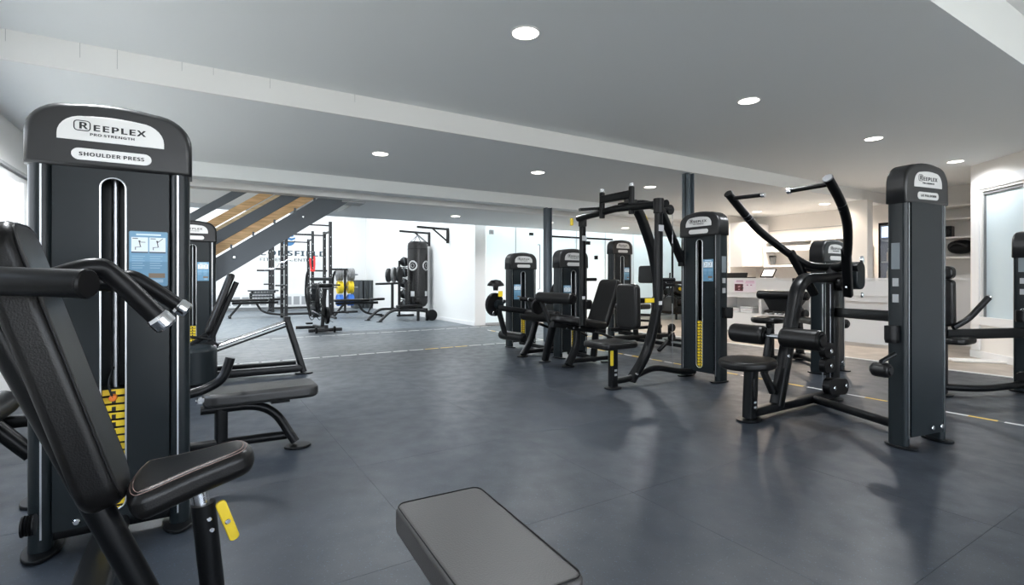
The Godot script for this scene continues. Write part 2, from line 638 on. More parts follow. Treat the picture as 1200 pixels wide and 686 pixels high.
func make_materials() -> void:
	mat("black", Color(0.0045, 0.005, 0.0056), 0.32, 0.0, 0.31)
	mat("slate", Color(0.0090, 0.0130, 0.0152), 0.33, 0.0, 0.36)
	mat("cap", Color(0.016, 0.0165, 0.0175), 0.33, 0.0, 0.45)
	mat("plastic", Color(0.0045, 0.0045, 0.005), 0.38, 0.0, 0.32)
	mat("iron", Color(0.014, 0.014, 0.015), 0.55)
	mat("vinyl", Color(0.0055, 0.0053, 0.0053), 0.33, 0.0, 0.38)
	mat("vinylsheen", Color(0.052, 0.049, 0.0475), 0.42)  # black vinyl, the ceiling's sheen put into its colour
	mat("vinylhalfsheen", Color(0.018, 0.018, 0.018), 0.38)  # black vinyl with a weaker sheen put into its colour
	mat("chrome", Color(0.82, 0.83, 0.85), 0.14, 1.0)
	mat("brushed", Color(0.72, 0.74, 0.76), 0.28, 1.0)
	mat("steel", Color(0.35, 0.36, 0.38), 0.3, 1.0)
	mat("silver", Color(0.66, 0.66, 0.65), 0.36, 0.35)
	mat("ink", Color(0.012, 0.012, 0.014), 0.6)
	mat("yellow", Color(0.78, 0.56, 0.02), 0.45)
	mat("orange", Color(0.75, 0.17, 0.02), 0.4)
	mat("thread", Color(0.22, 0.14, 0.12), 0.6)
	mat("placard", Color(0.10, 0.20, 0.28), 0.4)
	mat("greyplate", Color(0.16, 0.19, 0.21), 0.4)
	mat("badge", Color(0.36, 0.37, 0.38), 0.4)
	mat("white", Color(0.80, 0.80, 0.80), 0.5)
	mat("counter", Color(0.80, 0.79, 0.78), 0.35)
	mat("wall", Color(0.80, 0.80, 0.79), 0.75)
	mat("wallwarm", Color(0.80, 0.77, 0.73), 0.75)
	mat("ceil", Color(0.82, 0.845, 0.85), 0.85)
	mat("post", Color(0.12, 0.15, 0.175), 0.45)
	mat("stair", Color(0.080, 0.098, 0.118), 0.42)
	mat("oak", Color(0.92, 0.62, 0.32), 0.5)
	mat("oakpale", Color(0.88, 0.70, 0.45), 0.5)
	mat("red", Color(0.75, 0.03, 0.03), 0.4)
	mat("blue", Color(0.05, 0.20, 0.72), 0.45)
	mat("greyrub", Color(0.20, 0.20, 0.20), 0.6)
	mat("matgrey", Color(0.055, 0.062, 0.066), 0.7)
	mat("leather", Color(0.009, 0.0085, 0.0085), 0.24)
	mat("cream", Color(0.62, 0.55, 0.45), 0.6)
	mat("tapeblack", Color(0.03, 0.03, 0.03), 0.35)
	mat("tapeyellow", Color(0.80, 0.52, 0.06), 0.45)
	mat("tapewhite", Color(0.72, 0.72, 0.70), 0.45)
	mat("logoink", Color(0.035, 0.060, 0.085), 0.5)
	mat("logoblue", Color(0.05, 0.16, 0.33), 0.5)
	mat("pink", Color(0.75, 0.45, 0.50), 0.5)
	mat("paper", Color(0.82, 0.78, 0.80), 0.6)
	glow("lens", Color(1.0, 0.97, 0.92), 9.0)
	glow("panelglow", Color(0.96, 0.98, 1.0), 2.0)
	glow("fridgeglow", Color(0.80, 0.86, 1.0), 1.3)
	var m := mat("print", Color.WHITE, 0.4)
	m.albedo_texture = print_tex()
	# leather and powder-coat grain
	var grain := noise_tex(4, 0.08, Color.BLACK, Color.WHITE, 256, 3)
	for k in ["vinyl", "leather", "vinylsheen", "vinylhalfsheen"]:
		m = mats[k]
		m.heightmap_enabled = true
		m.heightmap_texture = grain
		m.heightmap_scale = 0.03
		tri_tex(m, 9.0)
	# rubber floor with flecks; the last two tones carry the hall's light in colour
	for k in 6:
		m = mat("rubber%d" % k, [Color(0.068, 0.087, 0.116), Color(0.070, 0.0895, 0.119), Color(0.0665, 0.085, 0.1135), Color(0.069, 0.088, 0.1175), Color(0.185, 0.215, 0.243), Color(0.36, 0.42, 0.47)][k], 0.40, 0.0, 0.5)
		tri_tex(m, 1.0)
	var fleck := speckle_tex(11, 0.60, [Color(1, 1, 1), Color(0.85, 0.95, 1.0), Color(0.70, 0.88, 1.0), Color(0.42, 0.42, 0.44), Color(0.75, 0.75, 0.85)], 2400)
	var wear := noise_tex(21, 0.010, Color(0.36, 0.36, 0.36), Color(0.50, 0.50, 0.50), 512, 4)
	for k in 6:
		m = mats["rubber%d" % k]
		m.albedo_texture = fleck
		m.roughness = 1.0
		m.roughness_texture = wear
		m.detail_enabled = false
	m = mat("woodfloor", Color(0.46, 0.40, 0.34), 0.4)
	m.albedo_texture = noise_tex(5, 0.012, Color(0.80, 0.79, 0.77), Color(1, 1, 1), 512, 5)
	tri_tex(m, 0.5)
	for k in ["oak", "oakpale"]:
		m = mats[k]
		m.albedo_texture = noise_tex(8, 0.02, Color(0.80, 0.76, 0.70), Color(1, 1, 1), 256, 4)
		m.uv1_triplanar = true
		m.uv1_scale = Vector3(0.6, 6.0, 6.0)
	# glass
	m = mat("glass", Color(0.85, 0.95, 0.98), 0.05)
	m.transparency = BaseMaterial3D.TRANSPARENCY_ALPHA
	m.albedo_color.a = 0.08
	m = mat("frost", Color(0.82, 0.865, 0.875), 0.30)
	m.backlight_enabled = true
	m.backlight = Color(0.88, 0.905, 0.91)
	m = mat("frostdoor", Color(0.60, 0.69, 0.72), 0.32)
	m.backlight_enabled = true
	m.backlight = Color(0.30, 0.35, 0.38)

func setup() -> void:
	var cam := Camera3D.new()
	cam.name = "camera"
	cam.position = Vector3(0, 1.0, 0)
	cam.rotation.y = -deg_to_rad(31.8)
	var near := 0.05
	cam.set_frustum(near * 686.0 / 597.0, Vector2(0, -near * 17.0 / 597.0), near, 100.0)
	add_child(cam)
	cam.current = true
	var we := WorldEnvironment.new()
	we.name = "environment"
	var env := Environment.new()
	env.background_mode = Environment.BG_SKY
	var sky := Sky.new()
	var ps := ProceduralSkyMaterial.new()
	ps.sky_top_color = Color(0.72, 0.78, 0.86)
	ps.sky_horizon_color = Color(0.95, 0.96, 0.97)
	ps.ground_horizon_color = Color(0.84, 0.84, 0.83)
	ps.ground_bottom_color = Color(0.60, 0.60, 0.58)
	ps.sky_energy_multiplier = 2.9
	ps.ground_energy_multiplier = 3.1
	sky.sky_material = ps
	env.sky = sky
	env.tonemap_mode = Environment.TONE_MAPPER_LINEAR
	env.tonemap_exposure = 1.0
	env.sdfgi_enabled = true
	env.ssao_enabled = true
	env.ssil_enabled = true
	we.environment = env
	add_child(we)
	make_materials()
	var neutral := Color(0.97, 0.985, 1.0)
	var warm := Color(1.0, 0.93, 0.86)
	var spots := [
		[1.63, 2.43, 2.48, "bright round downlight nearest the top of the photo in the big grey ceiling"],
		[3.78, 2.43, 2.48, "second downlight of the front row, above the pec fly tower"],
		[5.89, 2.43, 2.48, "third downlight of the front row, left of the lat machine's tall tower"],
		[7.90, 2.43, 2.44, "last downlight of the front row, near the frosted door wall"],
		[1.58, 2.257, 5.07, "downlight in the lower ceiling above the timber and grey staircase"],
		[3.45, 2.257, 4.98, "downlight in the lower ceiling between the two ceiling steps, middle of its row"],
		[5.31, 2.257, 4.96, "downlight in the lower ceiling just behind the pec fly arms"],
		[9.00, 2.257, 5.74, "faint downlight over the reception desk beside the left lat handle"],
		[9.04, 2.257, 4.54, "faint downlight over the reception desk beside the right lat handle"],
		[3.79, 2.067, 7.95, "small downlight in the lowest ceiling before the white bright hall"],
		[7.75, 2.067, 7.93, "small downlight in the lowest ceiling before the frosted partition"],
	]
	for s in spots:
		var far: bool = s[0] > 6.5 and s[1] < 2.4
		var e := 2.6 if s[1] > 2.3 else (2.2 if s[1] > 2.1 else 1.6)
		downlight(s[0], s[1], s[2], e * (2.3 if far else (0.6 if s[0] > 7.0 and s[1] > 2.4 else 1.0)), warm if far else neutral, s[3], "ceiling downlights")
	for q in [[-0.45, 2.43, 2.48, "front row ceiling downlight outside the photo above the shoulder press"], [-0.35, 2.257, 5.07, "ceiling downlight hidden behind the shoulder press tower's cap"], [5.77, 2.067, 7.94, "lowest ceiling downlight hidden behind the far steel post"]]:
		downlight(q[0], q[1], q[2], 4.0, neutral, q[3], "ceiling downlights")
	light_panel(1.6, 4.55, 11.2, 2.4, 1.2, 29.0, Color(0.95, 0.98, 1.0), "long panel light over the near part of the bright hall")
	light_panel(1.6, 4.55, 14.8, 2.4, 1.2, 29.0, Color(0.95, 0.98, 1.0), "long panel light over the squat racks in the hall")
	light_panel(8.0, 4.55, 11.2, 3.6, 1.2, 50.0, Color(0.95, 0.98, 1.0), "long panel light in the room behind the frosted partition")

# ------------------------------------------------------------------ setting
func setting() -> void:
	var st := S()
	rbox(st, -1.5, 12.0, -0.2, -0.022, -3.2, 18.0)
	var fl := struct("floor", st, mats.iron)
	var rng := RandomNumberGenerator.new()
	rng.seed = 3
	var tile := S()
	box(tile, Vector3(0, -0.011, 0), Vector3(0.9988, 0.022, 0.9988))
	var tm := tile.commit()
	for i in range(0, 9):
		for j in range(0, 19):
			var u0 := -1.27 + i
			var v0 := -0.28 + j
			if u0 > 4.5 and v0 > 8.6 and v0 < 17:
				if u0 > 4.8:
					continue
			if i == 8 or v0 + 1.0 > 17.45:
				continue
			put("rubber_tile", tm, mats["rubber%d" % (rng.randi() % 4 if v0 < 6.6 else (4 if v0 < 9.6 else 5))], fl, Vector3(u0 + 0.5, 0, -(v0 + 0.5)))  # paler tiles farther back: hall light and floor sheen put into the colour
	st = S()
	rbox(st, 6.73, 6.95, -0.022, 0.0, -0.28, 9.3)
	part("rubber_edge", st, mats.rubber0, fl)
	st = S()
	rbox(st, -1.5, 6.95, -0.022, 0.0, -3.2, -0.28)
	part("rubber_mat", st, mats.rubber0, fl)
	st = S()
	rbox(st, 6.95, 12.0, -0.022, 0.0, -3.2, 9.3)
	rbox(st, 5.0, 12.0, -0.022, 0.0, 9.3, 18.0)
	part("wood_floor", st, mats.woodfloor, fl)
	st = S()
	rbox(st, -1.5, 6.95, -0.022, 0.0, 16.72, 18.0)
	part("rubber_mat", st, mats.rubber5, fl)  # far strip in the tone with hall light painted in
	st = S()
	rbox(st, 6.93, 6.985, 0.0, 0.006, 0.0, 9.3)
	struct("trim_1", st, mats.tapewhite)
	# ceilings, stepping down away from the camera
	st = S()
	rbox(st, -1.5, 12.0, 2.76, 3.0, -3.2, 1.095)
	struct("ceiling", st, mats.white)
	st = S()
	rbox(st, -1.5, 12.0, 2.43, 3.0, 1.095, 4.04)
	struct("ceiling", st, mats.ceil)
	st = S()
	rbox(st, -1.5, 12.0, 2.257, 3.0, 4.04, 6.95)
	struct("ceiling", st, mats.ceil)
	st = S()
	rbox(st, 1.95, 12.0, 2.067, 3.0, 7.15, 9.1)
	rbox(st, -1.5, 1.95, 2.067, 3.0, 8.5, 9.1)
	struct("ceiling", st, mats.ceil)
	st = S()
	rbox(st, -1.5, 12.0, 4.6, 4.8, 6.9, 18.0)
	struct("ceiling", st, mats.white)
	st = S()
	rbox(st, -1.5, 12.0, 2.255, 2.43, 4.015, 4.04)
	var beam := struct("trim_2", st, mats.wall)
	for q in [[-1.10, 0.10], [-0.93, 0.07], [-0.60, 0.09], [-0.42, 0.12], [-0.08, 0.06], [0.10, 0.05], [0.45, 0.07], [1.05, 0.06]]:
		st = S()
		rbox(st, q[0] - 0.001, q[0] + 0.001, 2.43 - q[1], 2.43, 4.0143, 4.016)
		part("plaster_crack", st, mats.badge, beam)
	st = S()
	rbox(st, -1.5, 12.0, 2.10, 2.257, 6.45, 6.66)
	struct("trim_3", st, mats.ceil)
	st = S()
	rbox(st, -1.5, 12.0, 2.067, 3.0, 6.95, 7.15)
	struct("trim_4", st, mats.wall)
	st = S()
	rbox(st, -1.5, 12.0, 3.0, 4.6, 6.9, 7.1)
	struct("wall_upper", st, mats.wall)
	# walls
	st = S()
	rbox(st, -1.5, -1.27, 0, 0.85, -3.2, 7.0)
	rbox(st, -1.5, -1.27, 1.81, 3.0, -3.2, 7.0)
	rbox(st, -1.5, -1.27, 0.85, 1.81, -3.2, 1.4)
	rbox(st, -1.5, -1.27, 0.85, 1.81, 6.5, 7.0)
	rbox(st, -1.5, -1.27, 0, 4.8, 7.0, 18.0)
	struct("wall_left", st, mats.wall)
	st = S()
	rbox(st, -1.5, 12.0, 0, 4.8, 17.5, 18.0)
	struct("wall_back", st, mats.wall)
	st = S()
	rbox(st, -1.5, 6.5, 0, 0.25, -3.4, -3.0)
	rbox(st, -1.5, 6.5, 2.55, 3.0, -3.4, -3.0)
	rbox(st, -1.5, -1.0, 0.25, 2.55, -3.4, -3.0)
	rbox(st, 6.0, 6.5, 0.25, 2.55, -3.4, -3.0)
	struct("wall_rear", st, mats.wall)
	st = S()
	rbox(st, -1.0, 6.0, 0.25, 0.32, -3.25, -3.15)
	rbox(st, -1.0, 6.0, 2.48, 2.55, -3.25, -3.15)
	var rw := struct("window_6", st, mats.white)  # unseen glazing added to bring sky light onto the ceiling
	for i in 6:
		st = S()
		rbox(st, -1.03 + i * 1.4, -0.97 + i * 1.4, 0.32, 2.48, -3.25, -3.15)
		part("mullion", st, mats.white, rw)
		if i < 5:
			st = S()
			rbox(st, -0.97 + i * 1.4, 0.37 + i * 1.4, 0.32, 2.48, -3.205, -3.195)
			part("pane", st, mats.glass, rw)
	st = S()
	rbox(st, 4.95, 5.2, 0, 4.6, 9.45, 17.5)
	struct("wall_right", st, mats.wall)
	st = S()
	rbox(st, 10.0, 10.3, 0, 2.6, 2.2, 6.7)
	rbox(st, 8.42, 10.3, 0, 2.6, 2.1, 2.4)
	rbox(st, 9.1, 10.3, 0, 2.6, 6.4, 6.7)
	struct("wall_reception", st, mats.wallwarm)
	st = S()
	rbox(st, 11.5, 12.0, 0, 4.6, 6.1, 17.5)
	rbox(st, 10.3, 12.0, 0, 3.0, 6.4, 6.7)
	struct("wall_lounge", st, mats.wall)
	st = S()
	rbox(st, 5.2, 11.5, 0, 4.6, 12.8, 13.0)
	struct("wall_partition", st, mats.wall)
	# left windows: frame, mullions, panes
	st = S()
	rbox(st, -1.30, -1.25, 0.82, 0.87, 1.4, 6.5)
	rbox(st, -1.30, -1.25, 1.79, 1.84, 1.4, 6.5)
	rbox(st, -1.30, -1.25, 0.82, 1.84, 1.38, 1.44)
	rbox(st, -1.30, -1.25, 0.82, 1.84, 6.46, 6.52)
	var wn := struct("window_1", st, mats.white)
	var vs := [1.44, 2.4, 3.3, 4.15, 5.0, 5.8, 6.46]
	for i in 6:
		if i > 0:
			st = S()
			rbox(st, -1.33, -1.22, 0.87, 1.79, vs[i] - 0.05, vs[i] + 0.05)
			part("mullion", st, mats.white, wn)
		st = S()
		rbox(st, -1.40, -1.394, 0.85, 1.81, vs[i], vs[i + 1])
		part("pane", st, mats.glass, wn)
	st = S()
	rbox(st, -1.27, -1.235, 1.86, 1.885, 1.3, 6.8)
	struct("trim_5", st, mats.badge)
	# angled wall with the frosted door
	var A := Vector2(8.40, 2.43)
	var B := Vector2(6.30, 0.05)
	var dir := (B - A).normalized()
	var nrm := Vector2(-dir.y, dir.x)      # in (u,v); turned to the back
	if nrm.x < 0:
		nrm = -nrm
	var L := (B - A).length()
	var bs := Basis(Vector3(dir.x, 0, -dir.y), Vector3.UP, Vector3(dir.x, 0, -dir.y).cross(Vector3.UP))
	var seg := func(s: SurfaceTool, t0: float, t1: float, h0: float, h1: float, d0: float, d1: float) -> void:
		var c := A + dir * (t0 + t1) / 2 + nrm * (d0 + d1) / 2
		box(s, Vector3(c.x, (h0 + h1) / 2, -c.y), Vector3(t1 - t0, h1 - h0, absf(d1 - d0)), bs)
	st = S()
	seg.call(st, -0.02, 0.17, 0.0, 2.43, 0.0, 0.2)
	seg.call(st, 0.17, 1.9, 2.07, 2.43, 0.0, 0.2)
	seg.call(st, 0.17, 1.9, 0.0, 0.50, 0.0, 0.2)
	seg.call(st, 0.80, 0.92, 0.50, 2.07, 0.0, 0.2)
	seg.call(st, 1.62, L, 0.0, 2.43, 0.0, 0.2)
	seg.call(st, 1.62, 1.9, 0.4, 2.1, 0.0, 0.2)
	struct("wall_front", st, mats.wallwarm)
	st = S()
	seg.call(st, 0.03, 0.15, 0.10, 2.13, -0.02, 0.0)
	seg.call(st, 0.03, 1.75, 2.10, 2.22, -0.02, 0.0)
	seg.call(st, 0.03, 1.75, 0.42, 0.52, -0.025, 0.0)
	struct("trim_6", st, mats.white)
	var dr := 2
	for tt in [[0.17, 0.80], [0.92, 1.62]]:
		st = S()
		seg.call(st, tt[0], tt[1], 2.035, 2.07, 0.02, 0.08)
		seg.call(st, tt[0], tt[0] + 0.012, 0.5, 2.05, 0.02, 0.08)
		seg.call(st, tt[1] - 0.012, tt[1], 0.5, 2.05, 0.02, 0.08)
		var dw := struct("window_%d" % dr, st, mats.greyrub)
		dr += 1
		st = S()
		seg.call(st, tt[0] + 0.01, tt[1] - 0.01, 0.5, 2.04, 0.045, 0.055)
		part("pane", st, mats.frostdoor, dw)
	st = S()
	seg.call(st, -0.01, L, 0.0, 0.09, -0.015, 0.0)
	struct("baseboard_front", st, mats.white)
	st = S()
	rbox(st, 6.30, 6.5, 0, 3.0, -3.2, 0.12)
	struct("wall_side", st, mats.wall)
	st = S()
	rbox(st, 6.3, 8.6, 2.43, 3.0, -0.2, 1.095)
	struct("wall_infill", st, mats.wall)
	st = S()
	rbox(st, 4.935, 4.95, 0, 0.08, 9.45, 17.5)
	struct("baseboard_right", st, mats.white)
	st = S()
	rbox(st, -1.27, 4.95, 0, 0.10, 17.485, 17.5)
	struct("baseboard_back", st, mats.white)
	# frosted glass partition beyond the machines
	var gu := [5.2, 5.95, 6.75, 7.65, 8.55, 9.5, 10.5, 11.5]
	st = S()
	rbox(st, 5.2, 11.5, 0, 0.05, 9.42, 9.48)
	rbox(st, 5.2, 11.5, 2.45, 2.52, 9.42, 9.48)
	var gp := struct("window_4", st, mats.badge)
	for i in 7:
		st = S()
		rbox(st, gu[i] + 0.006, gu[i + 1] - 0.006, 0.05, 2.45, 9.444, 9.456)
		part("pane", st, mats.frost, gp)
		if i > 0:
			st = S()
			rbox(st, gu[i] - 0.006, gu[i] + 0.006, 0.05, 2.45, 9.438, 9.462)
			part("glass_joint", st, mats.badge, gp)
	st = S()
	rbox(st, 6.8, 8.75, 1.93, 1.97, 9.38, 9.42)
	part("door_rail", st, mats.black, gp)
	for q in [[6.3, 1.95, 0.10, 0.06], [7.75, 1.80, 0.30, 0.08], [8.2, 1.45, 0.09, 0.09], [9.9, 1.95, 0.10, 0.06]]:
		st = S()
		rbox(st, q[0], q[0] + q[2], q[1], q[1] + q[3], 9.41, 9.44)
		part("door_fitting", st, mats.black, gp)
	for q in [6.55, 9.15]:
		st = S()
		tube(st, [V(q, 0.75, 9.44), V(q, 0.75, 9.38), V(q, 1.75, 9.38), V(q, 1.75, 9.44)], 0.012, 8)
		part("door_handle", st, mats.steel, gp)
	st = S()
	rbox(st, 5.28, 5.36, 1.93, 2.02, 9.38, 9.44)
	part("door_sensor", st, mats.badge, gp)
	# window in the far lounge wall
	st = S()
	for vv in [7.6, 8.0, 8.5]:
		rbox(st, 11.44, 11.5, 0.6, 1.85, vv - 0.05, vv + 0.05)
	rbox(st, 11.44, 11.5, 1.8, 1.88, 7.55, 8.55)
	var w2 := struct("window_5", st, mats.post)
	for vv in [7.6, 8.05]:
		st = S()
		rbox(st, 11.47, 11.48, 0.6, 1.8, vv + 0.05, vv + 0.40)
		part("pane", st, mats.frost, w2)
	# posts under the ceiling steps
	var n := 7
	for q in [[5.04, 4.10, 2.257], [4.69, 6.50, 2.10]]:
		st = S()
		rbox(st, q[0] - 0.05, q[0] + 0.05, 0.0, q[2], q[1] - 0.008, q[1] + 0.008)
		rbox(st, q[0] - 0.05, q[0] - 0.038, 0.0, q[2], q[1] - 0.05, q[1] + 0.05)
		rbox(st, q[0] + 0.038, q[0] + 0.05, 0.0, q[2], q[1] - 0.05, q[1] + 0.05)
		struct("trim_%d" % n, st, mats.post)
		n += 1
	st = S()
	rbox(st, 9.10, 9.28, 0.0, 2.257, 3.92, 4.28)
	struct("wall_pillar", st, mats.wallwarm)

func tapes() -> void:
	var r := thing("floor_tape", 4.76, 0, 3.4, "yellow and black safety tape, glare painted as white stripes, running between the machine rows on the right", "floor tape")
	var i := 0
	var v := 0.9
	while v < 8.6:
		var l: float = [0.16, 0.14, 0.035][i % 3]
		var st := S()
		rbox(st, 4.745, 4.775, 0.0, 0.0015, v, v + l)
		part("stripe", st, [mats.tapeyellow, mats.tapewhite, mats.tapeblack][i % 3], r)  # white stripes put the glare on the black tape into colour
		v += l
		i += 1
	done()
	r = thing("floor_tape", 2.5, 0, 6.72, "pale dashed tape across the floor in front of the staircase, few yellow dashes", "floor tape")
	i = 0
	var u := 0.2
	while u < 6.9:
		var l: float = [0.20, 0.03][i % 2]
		var st := S()
		rbox(st, u, u + l, 0.0, 0.0015, 6.70, 6.735)
		part("stripe", st, mats.tapeblack if i % 2 == 1 else (mats.tapeyellow if u > 2.7 and u < 3.3 or u > 5.0 else mats.tapewhite), r)
		u += l
		i += 1
	done()
	r = thing("floor_tape", 2.5, 0, 9.2, "thin faded white line along the edge of the bright hall floor", "floor tape")
	u = -0.5
	while u < 5.0:
		var st := S()
		rbox(st, u, u + 0.22, 0.0, 0.0015, 9.18, 9.21)
		part("stripe", st, mats.tapewhite, r)
		u += 0.26
	done()

func staircase() -> void:
	var r := thing("staircase", 0.3, 0, 7.5, "open staircase with dark grey steel stringers and timber boards rising to the right", "staircase")
	var v0 := 7.12
	var strip := func(called: String, o0: float, o1: float, u0: float, u1: float, v: float, t: float, m: Material) -> void:
		var st := S()
		var sl := 0.69
		var p := PackedVector2Array([Vector2(u0, o0 + sl * u0), Vector2(u1, o0 + sl * u1), Vector2(u1 - 0.02, o1 + sl * u1), Vector2(u0, o1 + sl * u0)])
		loft(st, p, t, 0.004, Transform3D(Basis(), Vector3(0, 0, -v) - org), 1)
		part(called, st, m, r)
	strip.call("stringer", 0.815, 1.10, -1.15, 1.86, v0 + 0.08, 0.05, mats.stair)
	strip.call("stringer", 0.815, 1.10, -1.15, 1.80, v0 + 1.0, 0.05, mats.stair)
	# timber and grey boards of the balustrade
	strip.call("timber_board", 1.135, 1.262, -1.15, 1.9, v0 + 0.10, 0.03, mats.oak)
	strip.call("grey_board", 1.265, 1.418, -1.15, 1.9, v0 + 0.085, 0.03, mats.stair)
	strip.call("timber_rail", 1.42, 1.465, -1.15, 1.9, v0 + 0.10, 0.03, mats.oakpale)
	strip.call("timber_board", 1.49, 1.60, -1.15, 1.9, v0 + 0.11, 0.03, mats.oak)
	strip.call("grey_board", 1.70, 1.81, -1.15, 1.7, v0 + 0.085, 0.03, mats.stair)
	for i in 13:
		var u := -1.1 + i * 0.245
		var h := 1.07 + 0.69 * u + 0.02
		if h < 0.1 or h > 2.3:
			continue
		var st := S()
		loft(st, rrect(0.27, 0.9, 0.01, 2), 0.04, 0.006, fr(V(u + 0.1, h - 0.05, v0 + 0.55), Vector3.RIGHT, Vector3.UP), 2)
		part("tread", st, mats.oak, r)
		st = S()
		rbox(st, u - 0.012, u + 0.012, h + 0.02, h + 0.07, v0 + 0.075, v0 + 0.115)
		part("bracket", st, mats.stair, r)
	var st := S()
	rbox(st, 1.70, 2.02, 2.045, 2.065, v0 + 0.03, v0 + 0.35)
	part("top_flange", st, mats.badge, r)
	st = S()
	rbox(st, -1.20, -1.10, 0, 0.3, v0 + 0.05, v0 + 1.05)
	part("base_block", st, mats.stair, r)
	for q in [-0.4, 0.4, 1.2]:
		p_bolt(r, V(q, 0.98 + 0.69 * q, v0 + 0.053), Vector3(0, 0, 1), 0.014)
	done()

# ------------------------------------------------------------------ machines
func shoulder_press() -> void:
	var r := thing("shoulder_press_machine", -0.26, 0, 2.45, "large black shoulder press machine in the left foreground, its tower lettered SHOULDER PRESS", "gym machine")
	var k: Material = mats.black
	var tw := tower(r, -0.268, 2.51, 0.0, 1.655, {"name": "SHOULDER PRESS", "plates": 16, "bolts": true, "selector": true})
	tw.scale.x = 1.07
	p_rtube(r, "base_rail", [V(-0.27, 0.06, 2.47), V(-0.27, 0.06, 1.45)], 0.10, 0.06, k)
	p_rtube(r, "cross_rail", [V(-0.32, 0.06, 1.58), V(0.06, 0.06, 1.58)], 0.07, 0.06, k)
	p_rtube(r, "tower_rail", [V(-0.48, 0.06, 2.50), V(-0.05, 0.06, 2.50)], 0.06, 0.05, k)
	p_tube(r, "main_post", [V(-0.452, 1.06, 1.60), V(-0.045, 0.03, 1.60)], 0.032, k, 16)
	# back pad, leaning away to the left
	var along := Vector3(-0.30, 1.0, 0).normalized()
	var nrm := Vector3(1.0, 0.30, 0).normalized()
	var bp := p_pad(r, "back_pad", V(-0.288, 0.78, 1.64), along, nrm, 0.72, 0.23, 0.085, 0.07, mats.vinyl, 0.008)
	var st := S()
	var o := rrect(0.70, 0.214, 0.065, 6)
	var lp := []
	var xf := fr(V(-0.288, 0.78, 1.64), along, nrm)
	for q in o:
		lp.append(xf * Vector3(q.x, q.y, 0.0385))
	lp.append(lp[0])
	tube(st, lp, 0.0022, 6)
	part("seam", st, mats.plastic, bp)
	# seat, shaped like a blunt wedge and tipped up at the front
	var sx := fr(V(0.0, 0.475, 1.62), Vector3(1.0, 0.22, 0), Vector3(-0.22, 1.0, 0))
	var poly := PackedVector2Array()
	for q in [[0.135, 0.03], [0.105, 0.065], [0.0, 0.10], [-0.09, 0.145], [-0.125, 0.135], [-0.145, 0.06], [-0.15, -0.02], [-0.138, -0.10], [-0.105, -0.125], [0.0, -0.095], [0.11, -0.075], [0.14, -0.03]]:
		poly.append(Vector2(q[0], q[1]))
	var sm := PackedVector2Array()
	for i in poly.size():
		for j in 4:
			sm.append(poly[i].cubic_interpolate(poly[(i + 1) % 12], poly[(i + 11) % 12], poly[(i + 2) % 12], j / 4.0))
	st = S()
	loft(st, sm, 0.075, 0.030, sx, 5, 0.010)
	var seat := part("seat", st, mats.vinyl, r)
	for ofs in [0.012, 0.019]:
		st = S()
		lp = []
		var nn := normals2(sm)
		for i in sm.size() + 1:
			var q: Vector2 = sm[i % sm.size()] - nn[i % sm.size()] * ofs
			lp.append(sx * Vector3(q.x, q.y, 0.0375 - pow(maxf(0.0, 1 - ofs / 0.032), 2.0) * 0.032 * 0.55))
		tube(st, lp, 0.0013, 5)
		part("stitching", st, mats.thread, seat)
	st = S()
	cyl(st, V(0.005, 0.44, 1.61), V(0.022, 0.33, 1.60), 0.021, 20)
	part("seat_stem", st, mats.chrome, r)
	p_tube(r, "seat_post", [V(0.016, 0.395, 1.60), V(0.05, 0.03, 1.59)], 0.029, k, 18)
	st = S()
	var lv := rrect(0.118, 0.026, 0.010, 3)
	loft(st, lv, 0.012, 0.004, fr(V(0.072, 0.345, 1.575), Vector3(0.33, -1.0, 0.0), Vector3(0.15, 0, 1)), 2)
	part("adjust_lever", st, mats.yellow, r)
	p_bolt(r, V(0.072, 0.345, 1.568), Vector3(0.15, 0, 1), 0.007)
	p_bolt(r, V(0.03, 0.36, 1.572), Vector3(0, 0, 1), 0.006)
	p_bolt(r, V(0.036, 0.33, 1.572), Vector3(0, 0, 1), 0.006)
	# press arms
	p_tube(r, "press_arm", [V(-0.62, 1.005, 1.62), V(-0.194, 0.988, 1.355)], 0.030, k, 22)
	st = S()
	var e := (V(-0.194, 0.988, 1.355) - V(-0.62, 1.005, 1.62)).normalized()
	cyl(st, V(-0.194, 0.988, 1.355) - e * 0.004, V(-0.194, 0.988, 1.355) + e * 0.008, 0.031, 24)
	part("arm_cap", st, mats.plastic, r)
	p_tube(r, "press_arm", [V(-0.62, 1.005, 1.66), V(-0.40, 0.995, 1.80), V(-0.15, 0.985, 1.90)], 0.0265, k, 18)
	p_tube(r, "grip", curve([V(-0.25, 1.000, 1.395), V(-0.185, 1.022, 1.40), V(-0.15, 1.00, 1.41), V(-0.075, 0.91, 1.42)], 6), 0.0215, mats.plastic, 16)
	p_tube(r, "grip", curve([V(-0.20, 0.985, 1.87), V(-0.165, 1.002, 1.86), V(-0.12, 0.975, 1.86), V(-0.045, 0.915, 1.86)], 6), 0.0215, mats.plastic, 16)
	for q in [[V(-0.15, 1.00, 1.41), V(-0.075, 0.91, 1.42)], [V(-0.12, 0.975, 1.86), V(-0.045, 0.915, 1.86)]]:
		var d: Vector3 = (q[1] - q[0]).normalized()
		st = S()
		lathe(st, q[1], d, [[-0.004, 0.0], [-0.004, 0.0225], [0.004, 0.025], [0.024, 0.025], [0.03, 0.020], [0.03, 0.0]], 20)
		part("grip_end", st, mats.chrome, r)
	p_tube(r, "press_lever", fillet([V(-0.60, 1.00, 1.63), V(-0.68, 0.80, 1.75), V(-0.78, 0.35, 2.0), V(-0.80, 0.03, 2.10)], 0.1), 0.028, k, 14)
	p_foot(r, -0.80, 2.10)
	st = S()
